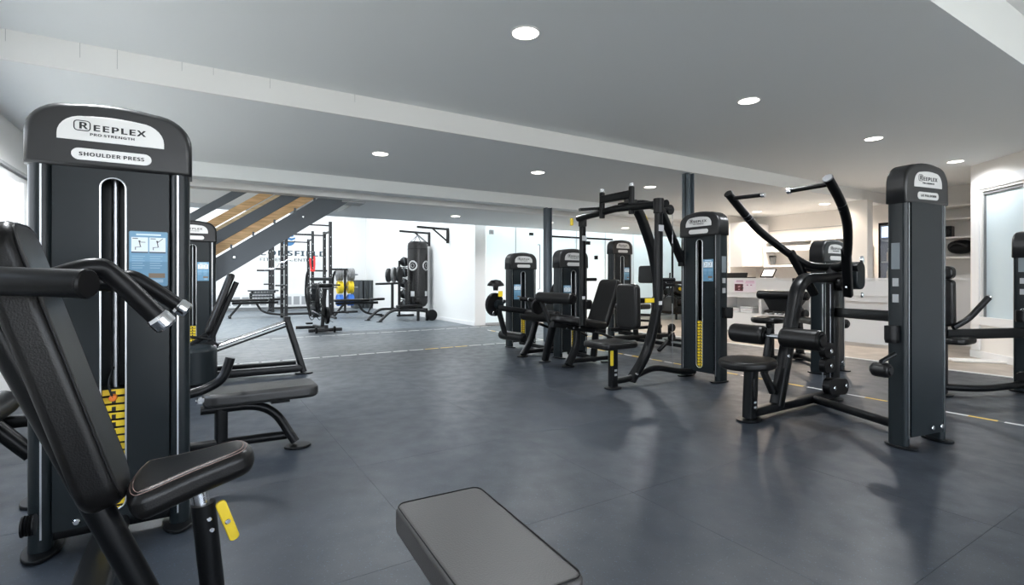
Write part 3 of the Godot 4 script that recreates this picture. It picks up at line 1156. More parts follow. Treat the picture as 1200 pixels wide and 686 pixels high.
	lathe(st, V(-0.515, 0.135, 2.40), Vector3.RIGHT, [[0, 0], [0, 0.036], [0.006, 0.036], [0.009, 0.030], [0.014, 0.036], [0.018, 0.030], [0.022, 0.036], [0.026, 0.030], [0.030, 0.036], [0.036, 0.036], [0.036, 0]], 22)
	part("pulley", st, mats.plastic, r)
	p_foot(r, 0.055, 1.58, 0.13, 0.12)
	done()

func row_bench() -> void:
	var r := thing("seated_row_machine", 0.3, 0, 3.3, "low flat black bench seat on a bent tube frame, right of the shoulder press tower", "gym machine")
	var k: Material = mats.black
	tower(r, -0.55, 4.1, 0.0, 1.655, {"plates": 8})
	p_pad(r, "seat", V(0.33, 0.328, 3.32), Vector3.RIGHT, Vector3.UP, 0.60, 0.27, 0.075, 0.07, mats.vinylhalfsheen)
	p_tube(r, "seat_frame", fillet([V(0.02, 0.262, 3.32), V(0.37, 0.262, 3.32), V(0.50, 0.03, 3.24)], 0.15, 8), 0.026, k, 14)
	p_rtube(r, "leg", [V(0.12, 0.262, 3.32), V(0.12, 0.03, 3.32)], 0.06, 0.05, k)
	p_tube(r, "base_rail", [V(-0.5, 0.065, 3.36), V(0.46, 0.065, 3.29)], 0.026, k, 12)
	p_rtube(r, "base_rail", [V(-0.5, 0.065, 3.3), V(-0.5, 0.065, 4.1)], 0.06, 0.05, k)
	p_foot(r, 0.51, 3.23, 0.15, 0.12)
	p_foot(r, 0.12, 3.32, 0.14, 0.12)
	var st := S()
	box(st, V(0.42, 0.285, 3.30), Vector3(0.10, 0.03, 0.12))
	part("seat_bracket", st, k, r)
	p_tube(r, "foot_bar", curve([V(-0.30, 0.37, 3.05), V(-0.06, 0.40, 3.08), V(0.05, 0.425, 3.10), V(0.12, 0.475, 3.10), V(0.155, 0.575, 3.10)], 6), 0.024, k, 14)
	p_tube(r, "foot_bar_arm", [V(-0.30, 0.37, 3.05), V(-0.5, 0.065, 3.4)], 0.026, k, 12)
	p_bolt(r, V(0.015, 0.37, 3.07), Vector3(0.4, 0, 1), 0.02)
	done()

func foreground_bench() -> void:
	var r := thing("bench_seat", 0.565, 0, 1.02, "black padded bench end, sheen painted in as dark grey, at the bottom of the photo, nearest the camera", "bench")
	var xf := fr(V(0.562, 0.385, 1.018), Vector3(0, 0, 1), Vector3.UP)
	var st := S()
	loft(st, rrect(0.50, 0.245, 0.03, 5), 0.07, 0.014, xf, 4, 0.004)
	var pd := part("seat_pad", st, mats.vinylsheen, r)
	st = S()
	var lp := []
	for q in rrect(0.488, 0.233, 0.026, 5):
		lp.append(xf * Vector3(q.x, q.y, 0.0345))
	lp.append(lp[0])
	tube(st, lp, 0.002, 6)
	part("seam", st, mats.plastic, pd)
	st = S()
	loft(st, rrect(0.45, 0.20, 0.02, 3), 0.012, 0.002, fr(V(0.565, 0.344, 1.0), Vector3(0, 0, 1), Vector3.UP), 1)
	part("seat_board", st, mats.plastic, r)
	p_rtube(r, "seat_rail", [V(0.565, 0.31, 1.2), V(0.565, 0.31, 0.78)], 0.06, 0.06, mats.black)
	for vv in [1.14, 0.82]:
		p_rtube(r, "leg", [V(0.565, 0.31, vv), V(0.565, 0.03, vv)], 0.06, 0.05, mats.black)
		p_foot(r, 0.565, vv, 0.22, 0.10)
	p_rtube(r, "base_rail", [V(0.565, 0.06, 1.14), V(0.565, 0.06, 0.82)], 0.05, 0.05, mats.black)
	r.rotation.y = -0.05
	r.position.x -= 0.022
	done()

func edge_machine() -> void:
	var r := thing("leg_lift_machine", -0.8, 0, 2.95, "dark frame with a round roller, cut off at the photo's left edge", "gym machine")
	var k: Material = mats.black
	p_tube(r, "diagonal_tube", [V(-0.92, 0.62, 2.95), V(-0.60, 0.24, 2.95)], 0.032, k, 14)
	p_rtube(r, "cross_tube", [V(-1.0, 0.37, 3.05), V(-0.50, 0.37, 3.05)], 0.06, 0.05, k)
	p_roller(r, "roller", V(-0.72, 0.45, 3.1), V(-0.72, 0.45, 2.75), 0.055, mats.vinyl)
	p_rtube(r, "leg", [V(-0.98, 0.60, 3.05), V(-0.98, 0.03, 3.05)], 0.06, 0.05, k)
	p_rtube(r, "leg", [V(-0.60, 0.37, 3.05), V(-0.60, 0.03, 3.05)], 0.06, 0.05, k)
	p_rtube(r, "roller_arm", [V(-0.72, 0.45, 2.95), V(-0.84, 0.50, 2.95)], 0.04, 0.03, k)
	p_foot(r, -0.98, 3.05, 0.12, 0.2)
	p_foot(r, -0.60, 3.05, 0.12, 0.2)
	done()

func leg_press() -> void:
	var r := thing("leg_press_machine", 0.3, 0, 5.8, "reclined leg press with chrome rods, behind the shoulder press tower", "gym machine")
	var k: Material = mats.black
	tower(r, -0.035, 6.87, 0.0, 1.655, {"plates": 12})
	p_rtube(r, "base_rail", [V(-0.2, 0.065, 5.66), V(0.93, 0.065, 5.66)], 0.09, 0.07, k)
	p_rtube(r, "base_rail", [V(-0.2, 0.065, 6.05), V(0.90, 0.10, 5.80)], 0.06, 0.05, k)
	p_rtube(r, "base_rail", [V(-0.1, 0.065, 5.66), V(-0.1, 0.065, 6.87)], 0.07, 0.06, k)
	p_rtube(r, "front_post", [V(0.955, 0.02, 5.68), V(0.80, 0.57, 5.72)], 0.075, 0.06, k, Vector3.RIGHT)
	p_foot(r, 0.96, 5.68, 0.18, 0.14)
	for z in [5.70, 5.80]:
		p_tube(r, "guide_rod", [V(0.10, 0.31, z), V(0.79, 0.545, z)], 0.014, mats.chrome, 14)
	p_tube(r, "side_rail", [V(0.10, 0.275, 5.66), V(0.80, 0.51, 5.66)], 0.010, k, 10)
	var st := S()
	box(st, V(0.80, 0.575, 5.72), Vector3(0.06, 0.05, 0.08))
	part("rod_clamp", st, k, r)
	st = S()
	loft(st, PackedVector2Array([Vector2(-0.22, 0.22), Vector2(0.15, 0.28), Vector2(0.19, 0.36), Vector2(0.14, 0.40), Vector2(-0.22, 0.32)]), 0.03, 0.006, Transform3D(Basis(), Vector3(0, 0, -5.66) - org), 2)
	part("carriage_plate", st, k, r)
	p_bolt(r, V(0.06, 0.31, 5.64), Vector3(0, 0, 1), 0.018)
	p_bolt(r, V(0.15, 0.34, 5.64), Vector3(0, 0, 1), 0.018)
	var al := Vector3(0.20, 0.56, 0).normalized()
	p_pad(r, "back_pad", V(0.20, 0.75, 5.85), al, Vector3(-0.56, 0.20, 0), 0.62, 0.42, 0.055, 0.05, mats.vinyl)
	p_rtube(r, "back_frame", [V(0.10, 0.34, 5.80), V(0.345, 0.96, 5.80)], 0.05, 0.05, k)
	p_rtube(r, "back_frame", [V(-0.1, 0.30, 5.85), V(0.16, 0.50, 5.85)], 0.05, 0.05, k)
	for q in [0.36, 0.44]:
		p_tube(r, "handle_bar", [V(-0.20, q + 0.05, 5.55), V(0.12, q - 0.02, 5.58)], 0.012, k, 10)
	st = S()
	lathe(st, V(-0.03, 0.04, 5.55), Vector3.UP, [[0, 0], [0, 0.19], [0.01, 0.20], [0.29, 0.20], [0.31, 0.19], [0.33, 0.15], [0.335, 0]], 30)
	part("cam_drum", st, mats.slate, r)
	done()

func pec_fly() -> void:
	var r := thing("pec_fly_machine", 3.7, 0, 3.35, "black pec fly machine with overhead swing arms, curved frame and yellow-levered seat", "gym machine")
	var k: Material = mats.black
	tower(r, 4.285, 3.30, -PI / 2, 1.655, {"plates": 16, "side": 1.0, "placard": 1.0})
	# frame
	var arc := [V(3.50, 1.64, 3.43), V(3.56, 1.56, 3.43), V(3.65, 1.38, 3.43), V(3.72, 1.21, 3.43), V(3.785, 0.90, 3.43), V(3.75, 0.65, 3.43), V(3.63, 0.305, 3.43), V(3.42, 0.05, 3.43)]
	p_rtube(r, "curved_frame", curve(arc, 5), 0.065, 0.085, k, Vector3(0, 0, 1))
	p_tube(r, "base_rail", curve([V(3.22, 0.065, 3.43), V(3.42, 0.075, 3.43), V(3.75, 0.13, 3.45), V(4.05, 0.08, 3.42), V(4.27, 0.06, 3.40)], 6), 0.030, k, 14)
	p_rtube(r, "brace_tube", [V(3.80, 1.69, 3.43), V(4.20, 1.18, 3.50)], 0.07, 0.06, k)
	var st := S()
	box(st, V(4.20, 1.20, 3.50), Vector3(0.03, 0.16, 0.06))
	part("brace_plate", st, k, r)
	p_rtube(r, "top_frame", curve([V(3.30, 1.66, 3.43), V(3.55, 1.70, 3.43), V(3.82, 1.68, 3.43)], 5), 0.08, 0.06, k)
	# cross beam with the two swing posts
	p_tube(r, "cross_beam", [V(3.22, 1.60, 2.83), V(3.24, 1.63, 3.43), V(3.28, 1.60, 4.02)], 0.032, k, 14)
	for q in [[3.16, 2.86, 0.74], [3.32, 4.0, 0.52]]:
		st = S()
		cyl(st, V(q[0], 1.52, q[1]), V(q[0], 1.64, q[1]), 0.042, 20)
		part("pivot_hub", st, mats.plastic, r)
		p_rtube(r, "swing_post", [V(q[0], 1.56, q[1]), V(q[0], q[2], q[1])], 0.055, 0.05, k, Vector3(0, 0, 1))
		st = S()
		box(st, V(q[0], 1.40, q[1] - 0.028), Vector3(0.057, 0.05, 0.003))
		part("post_badge", st, mats.badge, r)
		p_tube(r, "handle", [V(q[0], 0.985, q[1]), V(q[0] + 0.16, 0.985, q[1] - 0.02)], 0.017, mats.plastic, 12)
		st = S()
		box(st, V(q[0] - 0.01, 0.80, q[1] - 0.028), Vector3(0.035, 0.03, 0.003))
		part("post_badge", st, mats.silver, r)
	# adjuster frame above the head
	for vv in [3.62, 3.24]:
		st = S()
		cyl(st, V(3.24, 1.56, vv), V(3.24, 1.80, vv), 0.026, 18)
		part("adjuster_post", st, k, r)
		st = S()
		cyl(st, V(3.24, 1.80, vv), V(3.24, 1.835, vv), 0.024, 18)
		part("post_cap", st, mats.chrome, r)
	p_rtube(r, "adjuster_bar", [V(3.24, 1.735, 3.62), V(3.24, 1.735, 3.24)], 0.06, 0.07, k)
	p_rtube(r, "adjuster_foot", [V(3.05, 1.64, 3.72), V(3.26, 1.66, 3.66)], 0.05, 0.025, k)
	p_rtube(r, "adjuster_foot", [V(3.40, 1.70, 3.36), V(3.24, 1.68, 3.30)], 0.05, 0.03, k)
	st = S()
	cyl(st, V(3.10, 1.58, 3.9), V(3.10, 1.51, 3.9), 0.016, 12)
	part("pull_knob", st, mats.yellow, r)
	st = S()
	loft(st, PackedVector2Array([Vector2(-0.028, 0), Vector2(0.028, 0), Vector2(0, 0.045)]), 0.002, 0.0005, Transform3D(Basis(), V(3.575, 1.545, 3.39)), 1)
	part("warning_triangle", st, mats.yellow, r)
	# seat, back pad
	p_pad(r, "seat", V(3.17, 0.405, 3.43), Vector3.RIGHT, Vector3.UP, 0.40, 0.33, 0.06, 0.05, mats.vinyl)
	p_rtube(r, "seat_post", [V(3.20, 0.38, 3.43), V(3.20, 0.02, 3.43)], 0.075, 0.06, k, Vector3(0, 0, 1))
	st = S()
	loft(st, rrect(0.030, 0.135, 0.006, 2), 0.012, 0.003, Transform3D(Basis(), V(3.145, 0.285, 3.385)), 2)
	part("seat_lever", st, mats.yellow, r)
	for h in [0.17, 0.13]:
		st = S()
		box(st, V(3.20, h, 3.393), Vector3(0.03, 0.018, 0.003))
		part("post_badge", st, mats.badge, r)
	p_foot(r, 3.20, 3.43, 0.17, 0.14)
	p_pad(r, "back_pad", V(3.42, 0.735, 3.46), Vector3(-0.02, 1, 0), Vector3(-1, 0, 0), 0.42, 0.26, 0.075, 0.05, mats.vinyl)
	p_rtube(r, "pad_arm", [V(3.44, 0.79, 3.40), V(3.77, 0.79, 3.40)], 0.05, 0.05, k)
	st = S()
	loft(st, rrect(0.13, 0.04, 0.005, 2), 0.012, 0.003, Transform3D(Basis(), V(3.60, 0.79, 3.362)), 2)
	part("pad_lever", st, mats.yellow, r)
	p_bolt(r, V(3.76, 0.83, 3.36), Vector3(0, 0, 1), 0.02)
	p_disc(r, "pivot_disc", V(3.76, 0.93, 3.37), Vector3(0, 0, 1), 0.05, 0.05, mats.plastic)
	p_tube(r, "grip_bar", [V(3.77, 0.93, 3.36), V(3.92, 0.935, 3.36)], 0.018, mats.plastic, 12)
	p_tube(r, "hook_bar", fillet([V(3.87, 1.05, 3.36), V(3.86, 0.84, 3.36), V(3.80, 0.82, 3.36)], 0.05), 0.008, k, 8)
	# pulley and cable
	p_disc(r, "pulley", V(3.95, 1.67, 3.43), Vector3(0, 0, 1), 0.05, 0.03, mats.plastic)
	p_tube(r, "cable", [V(3.985, 1.66, 3.43), V(3.985, 1.28, 3.43)], 0.004, mats.steel, 6)
	p_tube(r, "cable_rod", [V(3.985, 1.34, 3.43), V(3.985, 0.75, 3.43)], 0.011, k, 8)
	p_rtube(r, "pulley_arm", [V(3.82, 1.68, 3.43), V(3.95, 1.67, 3.43)], 0.04, 0.03, k)
	p_tube(r, "cable", [V(3.985, 0.75, 3.43), V(3.985, 0.10, 3.43)], 0.003, mats.steel, 6)
	p_bolt(r, V(3.45, 0.11, 3.38), Vector3(0, 1, 0.5), 0.016)
	done()

func leg_extension() -> void:
	var r := thing("leg_extension_machine", 3.8, 0, 4.6, "black leg extension machine with leaning back pad beside the pec fly seat", "gym machine")
	var k: Material = mats.black
	tower(r, 4.05, 5.12, 0.0, 1.37, {"plates": 14, "placard": -1.0})
	p_rtube(r, "front_post", [V(3.53, 0.56, 4.75), V(3.53, 0.02, 4.95)], 0.07, 0.07, k)
	p_rtube(r, "rear_post", [V(3.98, 0.42, 4.55), V(3.98, 0.02, 4.6)], 0.07, 0.06, k)
	p_rtube(r, "front_leg", fillet([V(3.72, 0.42, 4.58), V(3.70, 0.22, 4.56), V(3.54, 0.02, 4.52)], 0.1), 0.075, 0.06, k, Vector3(0, 0, 1))
	p_rtube(r, "base_rail", [V(3.62, 0.055, 4.56), V(4.15, 0.055, 4.56)], 0.06, 0.05, k)
	p_rtube(r, "base_rail", [V(4.0, 0.055, 4.56), V(4.03, 0.055, 5.12)], 0.06, 0.05, k)
	p_foot(r, 3.54, 4.52, 0.16, 0.12)
	p_foot(r, 3.53, 4.95, 0.16, 0.12)
	p_foot(r, 4.15, 4.56, 0.16, 0.12)
	# seat pad narrowing to the knees
	var st := S()
	loft(st, PackedVector2Array([Vector2(0.30, 0.19), Vector2(-0.10, 0.15), Vector2(-0.30, 0.10), Vector2(-0.32, 0.0), Vector2(-0.30, -0.10), Vector2(-0.10, -0.15), Vector2(0.30, -0.19)]), 0.09, 0.035, fr(V(3.68, 0.505, 4.55), Vector3(1, -0.17, 0), Vector3(0.17, 1, 0)), 4, 0.01)
	part("seat", st, mats.vinyl, r)
	p_rtube(r, "seat_rail", [V(3.34, 0.49, 4.55), V(4.10, 0.36, 4.55)], 0.07, 0.06, k)
	p_pad(r, "back_pad", V(4.10, 0.70, 4.55), Vector3(0.23, 0.55, 0), Vector3(-0.55, 0.23, 0), 0.60, 0.34, 0.075, 0.06, mats.vinyl)
	p_rtube(r, "back_support", fillet([V(4.10, 0.36, 4.55), V(4.09, 0.45, 4.55), V(4.18, 0.72, 4.55)], 0.08), 0.05, 0.04, k)
	p_bolt(r, V(4.19, 0.60, 4.51), Vector3(0, 0, 1), 0.02)
	p_bolt(r, V(3.98, 0.44, 4.45), Vector3(0, 0, 1), 0.025)
	# thigh roller, cam and handle
	p_roller(r, "thigh_roller", V(3.44, 0.775, 4.95), V(3.46, 0.775, 4.32), 0.062, mats.vinyl)
	p_rtube(r, "roller_arm", [V(3.44, 0.775, 4.93), V(3.46, 0.48, 4.75)], 0.05, 0.04, k)
	p_disc(r, "cam_disc", V(3.44, 0.66, 4.97), Vector3(0, 0, 1), 0.09, 0.04, mats.plastic)
	p_tube(r, "handle", fillet([V(3.78, 0.40, 4.34), V(3.85, 0.38, 4.30), V(4.05, 0.30, 4.30)], 0.05), 0.016, mats.plastic, 10)
	p_tube(r, "handle", fillet([V(3.78, 0.40, 4.76), V(3.85, 0.38, 4.80), V(4.05, 0.30, 4.80)], 0.05), 0.016, mats.plastic, 10)
	for q in [3.46, 3.56, 3.64]:
		p_bolt(r, V(q, 0.445, 4.44), Vector3(0, 0, 1), 0.012)
	st = S()
	lathe(st, V(4.28, 0.60, 5.05), Vector3.UP, [[0, 0], [0, 0.05], [0.1, 0.055], [0.12, 0.04], [0.12, 0]], 16)
	part("cup_holder", st, mats.plastic, r)
	done()

func leg_curl() -> void:
	var r := thing("leg_curl_machine", 3.7, 0, 5.6, "black leg curl machine with a round cam and rollers, farthest left of the middle group", "gym machine")
	var k: Material = mats.black
	tower(r, 4.04, 6.27, 0.0, 1.37, {"plates": 12, "placard": -1.0})
	p_rtube(r, "main_beam", [V(3.27, 0.62, 5.62), V(3.55, 0.58, 5.55), V(4.1, 0.50, 5.55)], 0.08, 0.07, k)
	p_rtube(r, "front_leg", fillet([V(3.75, 0.45, 5.45), V(3.66, 0.18, 5.45), V(3.52, 0.02, 5.42)], 0.1), 0.07, 0.06, k, Vector3(0, 0, 1))
	p_rtube(r, "rear_post", [V(4.06, 0.50, 5.55), V(4.06, 0.02, 5.55)], 0.07, 0.06, k)
	p_rtube(r, "base_rail", [V(3.60, 0.055, 5.46), V(4.30, 0.055, 5.50)], 0.06, 0.05, k)
	p_rtube(r, "base_rail", [V(4.04, 0.055, 5.50), V(4.04, 0.055, 6.27)], 0.06, 0.05, k)
	p_foot(r, 3.52, 5.42, 0.16, 0.12)
	p_foot(r, 4.06, 5.55, 0.2, 0.14)
	p_disc(r, "cam_disc", V(3.26, 0.66, 5.68), Vector3(0.25, 0, 1), 0.15, 0.05, mats.plastic)
	p_disc(r, "cam_hub", V(3.29, 0.66, 5.63), Vector3(0.25, 0, 1), 0.06, 0.06, mats.slate)
	var st := S()
	lathe(st, V(3.24, 0.84, 5.62), Vector3.UP, [[0, 0.03], [0.05, 0.035], [0.06, 0.11], [0.09, 0.10], [0.13, 0.06], [0.14, 0]], 22)
	part("cam_knob", st, mats.plastic, r)
	st = S()
	box(st, V(3.275, 0.80, 5.56), Vector3(0.055, 0.07, 0.02))
	part("pin_tab", st, mats.yellow, r)
	p_bolt(r, V(3.22, 0.55, 5.64), Vector3(0.2, 0, 1), 0.028)
	p_bolt(r, V(3.33, 0.70, 5.58), Vector3(0.2, 0, 1), 0.028)
	p_rtube(r, "swing_arm", [V(3.27, 0.60, 5.60), V(3.36, 0.30, 5.60), V(3.40, 0.26, 5.55)], 0.06, 0.05, k, Vector3(0, 0, 1))
	p_roller(r, "ankle_roller", V(3.40, 0.26, 5.75), V(3.45, 0.26, 5.28), 0.06, mats.vinyl)
	p_roller(r, "thigh_roller", V(3.66, 0.52, 5.62), V(3.74, 0.52, 4.98), 0.075, mats.vinyl)
	p_rtube(r, "roller_arm", [V(3.66, 0.52, 5.60), V(3.95, 0.48, 5.58)], 0.05, 0.05, k)
	p_rtube(r, "link_bar", [V(3.70, 0.42, 5.30), V(4.05, 0.28, 5.30)], 0.04, 0.03, k)
	st = S()
	cyl(st, V(3.60, 0.73, 5.62), V(4.02, 0.68, 5.45), 0.028, 14)
	part("handle_bar", st, mats.plastic, r)
	p_rtube(r, "handle_post", [V(3.72, 0.70, 5.58), V(3.76, 0.54, 5.56)], 0.05, 0.05, k)
	p_bolt(r, V(3.70, 0.72, 5.55), Vector3(0, 0, 1), 0.024)
	p_pad(r, "back_pad", V(4.16, 0.72, 5.55), Vector3(0.2, 0.5, 0), Vector3(-0.5, 0.2, 0), 0.44, 0.34, 0.07, 0.05, mats.vinyl)
	st = S()
	lathe(st, V(4.29, 0.62, 6.2), Vector3.UP, [[0, 0], [0, 0.05], [0.1, 0.055], [0.12, 0.04], [0.12, 0]], 16)
	part("cup_holder", st, mats.plastic, r)
	done()

func chest_press() -> void:
	var r := thing("chest_press_machine", 5.9, 0, 5.7, "dark machine half hidden behind the pec fly, nearest the frosted partition", "gym machine")
	var k: Material = mats.black
	tower(r, 6.24, 6.52, 0.0, 1.655, {"plates": 12})
	p_rtube(r, "base_rail", [V(5.15, 0.10, 5.6), V(6.5, 0.10, 5.6)], 0.10, 0.07, k)
	p_rtube(r, "base_rail", [V(5.3, 0.22, 5.75), V(6.4, 0.22, 5.75)], 0.06, 0.05, k)
	p_rtube(r, "base_rail", [V(6.24, 0.06, 5.6), V(6.24, 0.06, 6.52)], 0.07, 0.06, k)
	p_rtube(r, "column", [V(6.18, 0.06, 5.6), V(6.10, 1.25, 5.6)], 0.09, 0.07, k, Vector3.RIGHT)
	p_pad(r, "chest_pad", V(5.92, 1.055, 5.6), Vector3(0.05, 1, 0), Vector3(-1, 0.05, 0), 0.27, 0.30, 0.07, 0.04, mats.vinyl)
	p_tube(r, "pad_arm", [V(5.95, 1.05, 5.6), V(6.12, 1.05, 5.6)], 0.025, k, 10)
	p_pad(r, "seat", V(5.62, 0.57, 5.6), Vector3.RIGHT, Vector3.UP, 0.5, 0.36, 0.08, 0.08, mats.vinyl)
	p_rtube(r, "seat_post", [V(5.66, 0.53, 5.6), V(5.70, 0.06, 5.6)], 0.07, 0.06, k, Vector3(0, 0, 1))
	for q in [0.36, 0.45]:
		p_tube(r, "seat_link", [V(5.66, q, 5.66), V(6.15, q - 0.04, 5.62)], 0.018, k, 10)
	p_tube(r, "grip_bar", [V(6.10, 0.93, 5.35), V(6.42, 0.93, 5.30)], 0.025, mats.plastic, 12)
	p_foot(r, 5.15, 5.6, 0.2, 0.3)
	p_foot(r, 6.5, 5.6, 0.2, 0.3)
	# low pulley pair with its foot
	var st := S()
	cyl(st, V(5.46, 0.33, 4.73), V(5.46, 0.33, 4.69), 0.055, 20)
	cyl(st, V(5.46, 0.20, 4.73), V(5.46, 0.20, 4.69), 0.055, 20)
	part("pulley_pair", st, mats.plastic, r)
	p_rtube(r, "pulley_foot", fillet([V(5.25, 0.03, 4.75), V(5.46, 0.17, 4.75), V(5.75, 0.13, 4.75)], 0.08), 0.05, 0.04, k)
	p_rtube(r, "pulley_post", [V(5.46, 0.36, 4.75), V(5.46, 0.10, 4.75)], 0.04, 0.03, k, Vector3(0, 0, 1))
	p_rtube(r, "base_rail", [V(5.72, 0.06, 4.75), V(5.72, 0.06, 5.6)], 0.05, 0.05, k)
	done()

func lat_pulldown() -> void:
	var r := thing("lat_pulldown_machine", 3.9, 0, 1.8, "black lat pulldown machine with two raised bent arms and round seat", "gym machine")
	var k: Material = mats.black
	var tw := tower(r, 3.715, 1.33, -0.16, 1.685, {"plates": 0, "placard": 0.0, "side": -1.0, "rear": true, "name": "LAT PULLDOWN"})
	var st := S()
	tw.scale = Vector3(0.90, 1.0, 0.74)
	var fb := Basis(Vector3.UP, -0.16) * Basis.from_scale(Vector3(0.90, 1.0, 0.74))
	box(st, V(3.715, 0.755, 1.33) + fb * Vector3(0, 0, TD / 2 - 0.004), Vector3(TW - 0.13, 1.38, 0.012), fb)
	part("tower_cover", st, mats.slate, r)
	for q in [[3.75, 0.10], [3.85, 0.10]]:
		p_bolt(r, V(3.715, q[1], 1.33) + fb * Vector3(q[0] - 3.70, 0, TD / 2 + 0.003), fb * Vector3(0, 0, 1), 0.015)
	# seat
	st = S()
	loft(st, ell(0.42, 0.36, 28), 0.06, 0.024, fr(V(3.28, 0.405, 2.16), Vector3(1, 0.02, 0), Vector3(-0.02, 1, 0)), 4, 0.016)
	part("seat", st, mats.vinyl, r)
	p_rtube(r, "seat_post", [V(3.32, 0.37, 2.16), V(3.30, 0.02, 2.16)], 0.085, 0.07, k, Vector3(0, 0, 1))
	st = S()
	loft(st, rrect(0.022, 0.13, 0.008, 2), 0.016, 0.004, Transform3D(Basis(Vector3(0, 0, 1), -0.06), V(3.285, 0.235, 2.115)), 2)
	part("seat_lever", st, mats.plastic, r)
	for h in [0.135, 0.10]:
		st = S()
		box(st, V(3.30, h, 2.115), Vector3(0.026, 0.013, 0.003))
		part("post_badge", st, mats.badge, r)
	p_foot(r, 3.30, 2.16, 0.21, 0.15)
	# leaning seat frame bending over to the column
	p_rtube(r, "seat_frame", fillet([V(3.63, 0.06, 2.16), V(3.925, 1.0, 2.16), V(4.58, 1.005, 2.16)], 0.16, 8), 0.075, 0.085, k, Vector3(0, 0, 1))
	p_rtube(r, "base_rail", [V(3.32, 0.055, 2.16), V(4.45, 0.055, 2.16)], 0.07, 0.06, k)
	p_rtube(r, "column", [V(4.43, 0.03, 2.16), V(4.43, 1.10, 2.16)], 0.10, 0.07, k, Vector3(0, 0, 1))
	p_foot(r, 4.43, 2.16, 0.2, 0.14)
	p_rtube(r, "tower_beam", [V(4.43, 0.72, 2.12), V(3.84, 0.75, 1.40)], 0.05, 0.075, k)
	p_tube(r, "floor_rail", [V(4.10, 0.055, 2.14), V(3.81, 0.055, 1.42)], 0.030, k, 14)
	# thigh rollers on their adjuster
	p_roller(r, "thigh_roller", V(3.60, 0.572, 2.50), V(3.60, 0.572, 2.23), 0.072, mats.vinyl)
	p_roller(r, "thigh_roller", V(3.60, 0.572, 2.10), V(3.60, 0.572, 1.82), 0.072, mats.vinyl)
	p_tube(r, "roller_axle", [V(3.60, 0.572, 2.25), V(3.60, 0.572, 2.08)], 0.018, mats.steel, 10)
	p_rtube(r, "roller_mount", [V(3.62, 0.62, 2.20), V(3.54, 0.30, 2.20), V(3.60, 0.16, 2.17)], 0.05, 0.04, k, Vector3(0, 0, 1))
	for h in [0.39, 0.36]:
		st = S()
		box(st, V(3.555, h, 2.172), Vector3(0.03, 0.014, 0.003))
		part("post_badge", st, mats.badge, r)
	p_bolt(r, V(3.745, 0.585, 2.115), Vector3(0, 0, 1), 0.018)
	p_bolt(r, V(3.70, 0.425, 2.115), Vector3(0, 0, 1), 0.014)
	# pulleys low on the column
	for q in [0.42, 0.30]:
		st = S()
		loft(st, rrect(0.17, 0.115, 0.05, 5), 0.05, 0.005, Transform3D(Basis(), V(4.30, q, 2.14)), 2)
		part("pulley_housing", st, mats.plastic, r)
		p_bolt(r, V(4.29, q, 2.11), Vector3(0, 0, 1), 0.018)
	st = S()
	loft(st, rrect(0.30, 0.13, 0.06, 5), 0.06, 0.005, Transform3D(Basis(Vector3(0, 0, 1), -0.1), V(4.37, 0.13, 2.11)), 2)
	part("pulley_housing", st, mats.plastic, r)
	for q in [4.28, 4.46]:
		p_bolt(r, V(q, 0.13, 2.078), Vector3(0, 0, 1), 0.018)
	for q in [4.25, 4.37]:
		p_tube(r, "cable", [V(q, 0.95, 2.15), V(q, 0.10, 2.15)], 0.004, mats.steel, 6)
	p_disc(r, "pivot_disc", V(4.43, 0.95, 2.10), Vector3(0, 0, 1), 0.055, 0.04, mats.plastic)
	p_bolt(r, V(4.43, 0.95, 2.075), Vector3(0, 0, 1), 0.02)
	# the pair of bent arms
	for s in [1.0, -1.0]:
		var a := [V(3.60, 1.665, 2.16 + s * 0.375), V(3.78, 1.53, 2.16 + s * 0.365), V(3.95, 1.385, 2.16 + s * 0.33), V(4.20, 1.19, 2.16 + s * 0.215), V(4.32, 1.105, 2.16 + s * 0.13), V(4.42, 1.085, 2.16)]
		p_tube(r, "pull_arm", curve(a, 5), 0.031, k, 16)
		st = S()
		var d := (V(3.60, 1.665, 0) - V(3.78, 1.53, 0)).normalized()
		cyl(st, V(3.60, 1.665, 2.16 + s * 0.375), V(3.60, 1.665, 2.16 + s * 0.375) + d * 0.014, 0.034, 20)
		part("arm_cap", st, mats.steel if s < 0 else mats.plastic, r)
		var g0 := V(3.635, 1.635, 2.16 + s * 0.37)
		var g1 := V(3.62, 1.625, 2.16 + s * 0.11)
		p_tube(r, "grip", [g0, g1], 0.016, mats.plastic, 14)
		st = S()
		var gd := (g1 - g0).normalized()
		cyl(st, g1 - gd * 0.004, g1 + gd * 0.026, 0.020, 18)
		part("grip_end", st, mats.chrome, r)
		# lower link plates
		p_rtube(r, "arm_link", [V(4.18, 1.22, 2.16 + s * 0.215), V(4.40, 0.86, 2.16 + s * 0.13)], 0.05, 0.06, k, Vector3(0, 0, 1))
		st = S()
		for q in [[3.80, 1.515, 0.362], [3.83, 1.49, 0.355]]:
			lathe(st, V(q[0], q[1], 2.16 + s * q[2]), Vector3(0.75, -0.65, 0), [[0.0, 0.0315], [0.004, 0.0318], [0.008, 0.0315]], 18)
		part("arm_mark", st, mats.steel, r)
	p_tube(r, "arm_axle", [V(4.42, 1.085, 2.36), V(4.42, 1.085, 1.96)], 0.034, k, 16)
	st = S()
	loft(st, rrect(0.14, 0.23, 0.06, 5), 0.10, 0.012, Transform3D(Basis(), V(4.66, 1.02, 2.10)), 3)
	part("counterweight", st, mats.slate, r)
	for q in [[4.62, 1.15, 0.03], [4.63, 0.86, 0.022]]:
		p_bolt(r, V(q[0], q[1], 2.04), Vector3(0.2, 0, 1), q[2])
	p_rtube(r, "counterweight_arm", [V(4.42, 1.07, 2.14), V(4.68, 1.10, 2.12)], 0.05, 0.05, k)
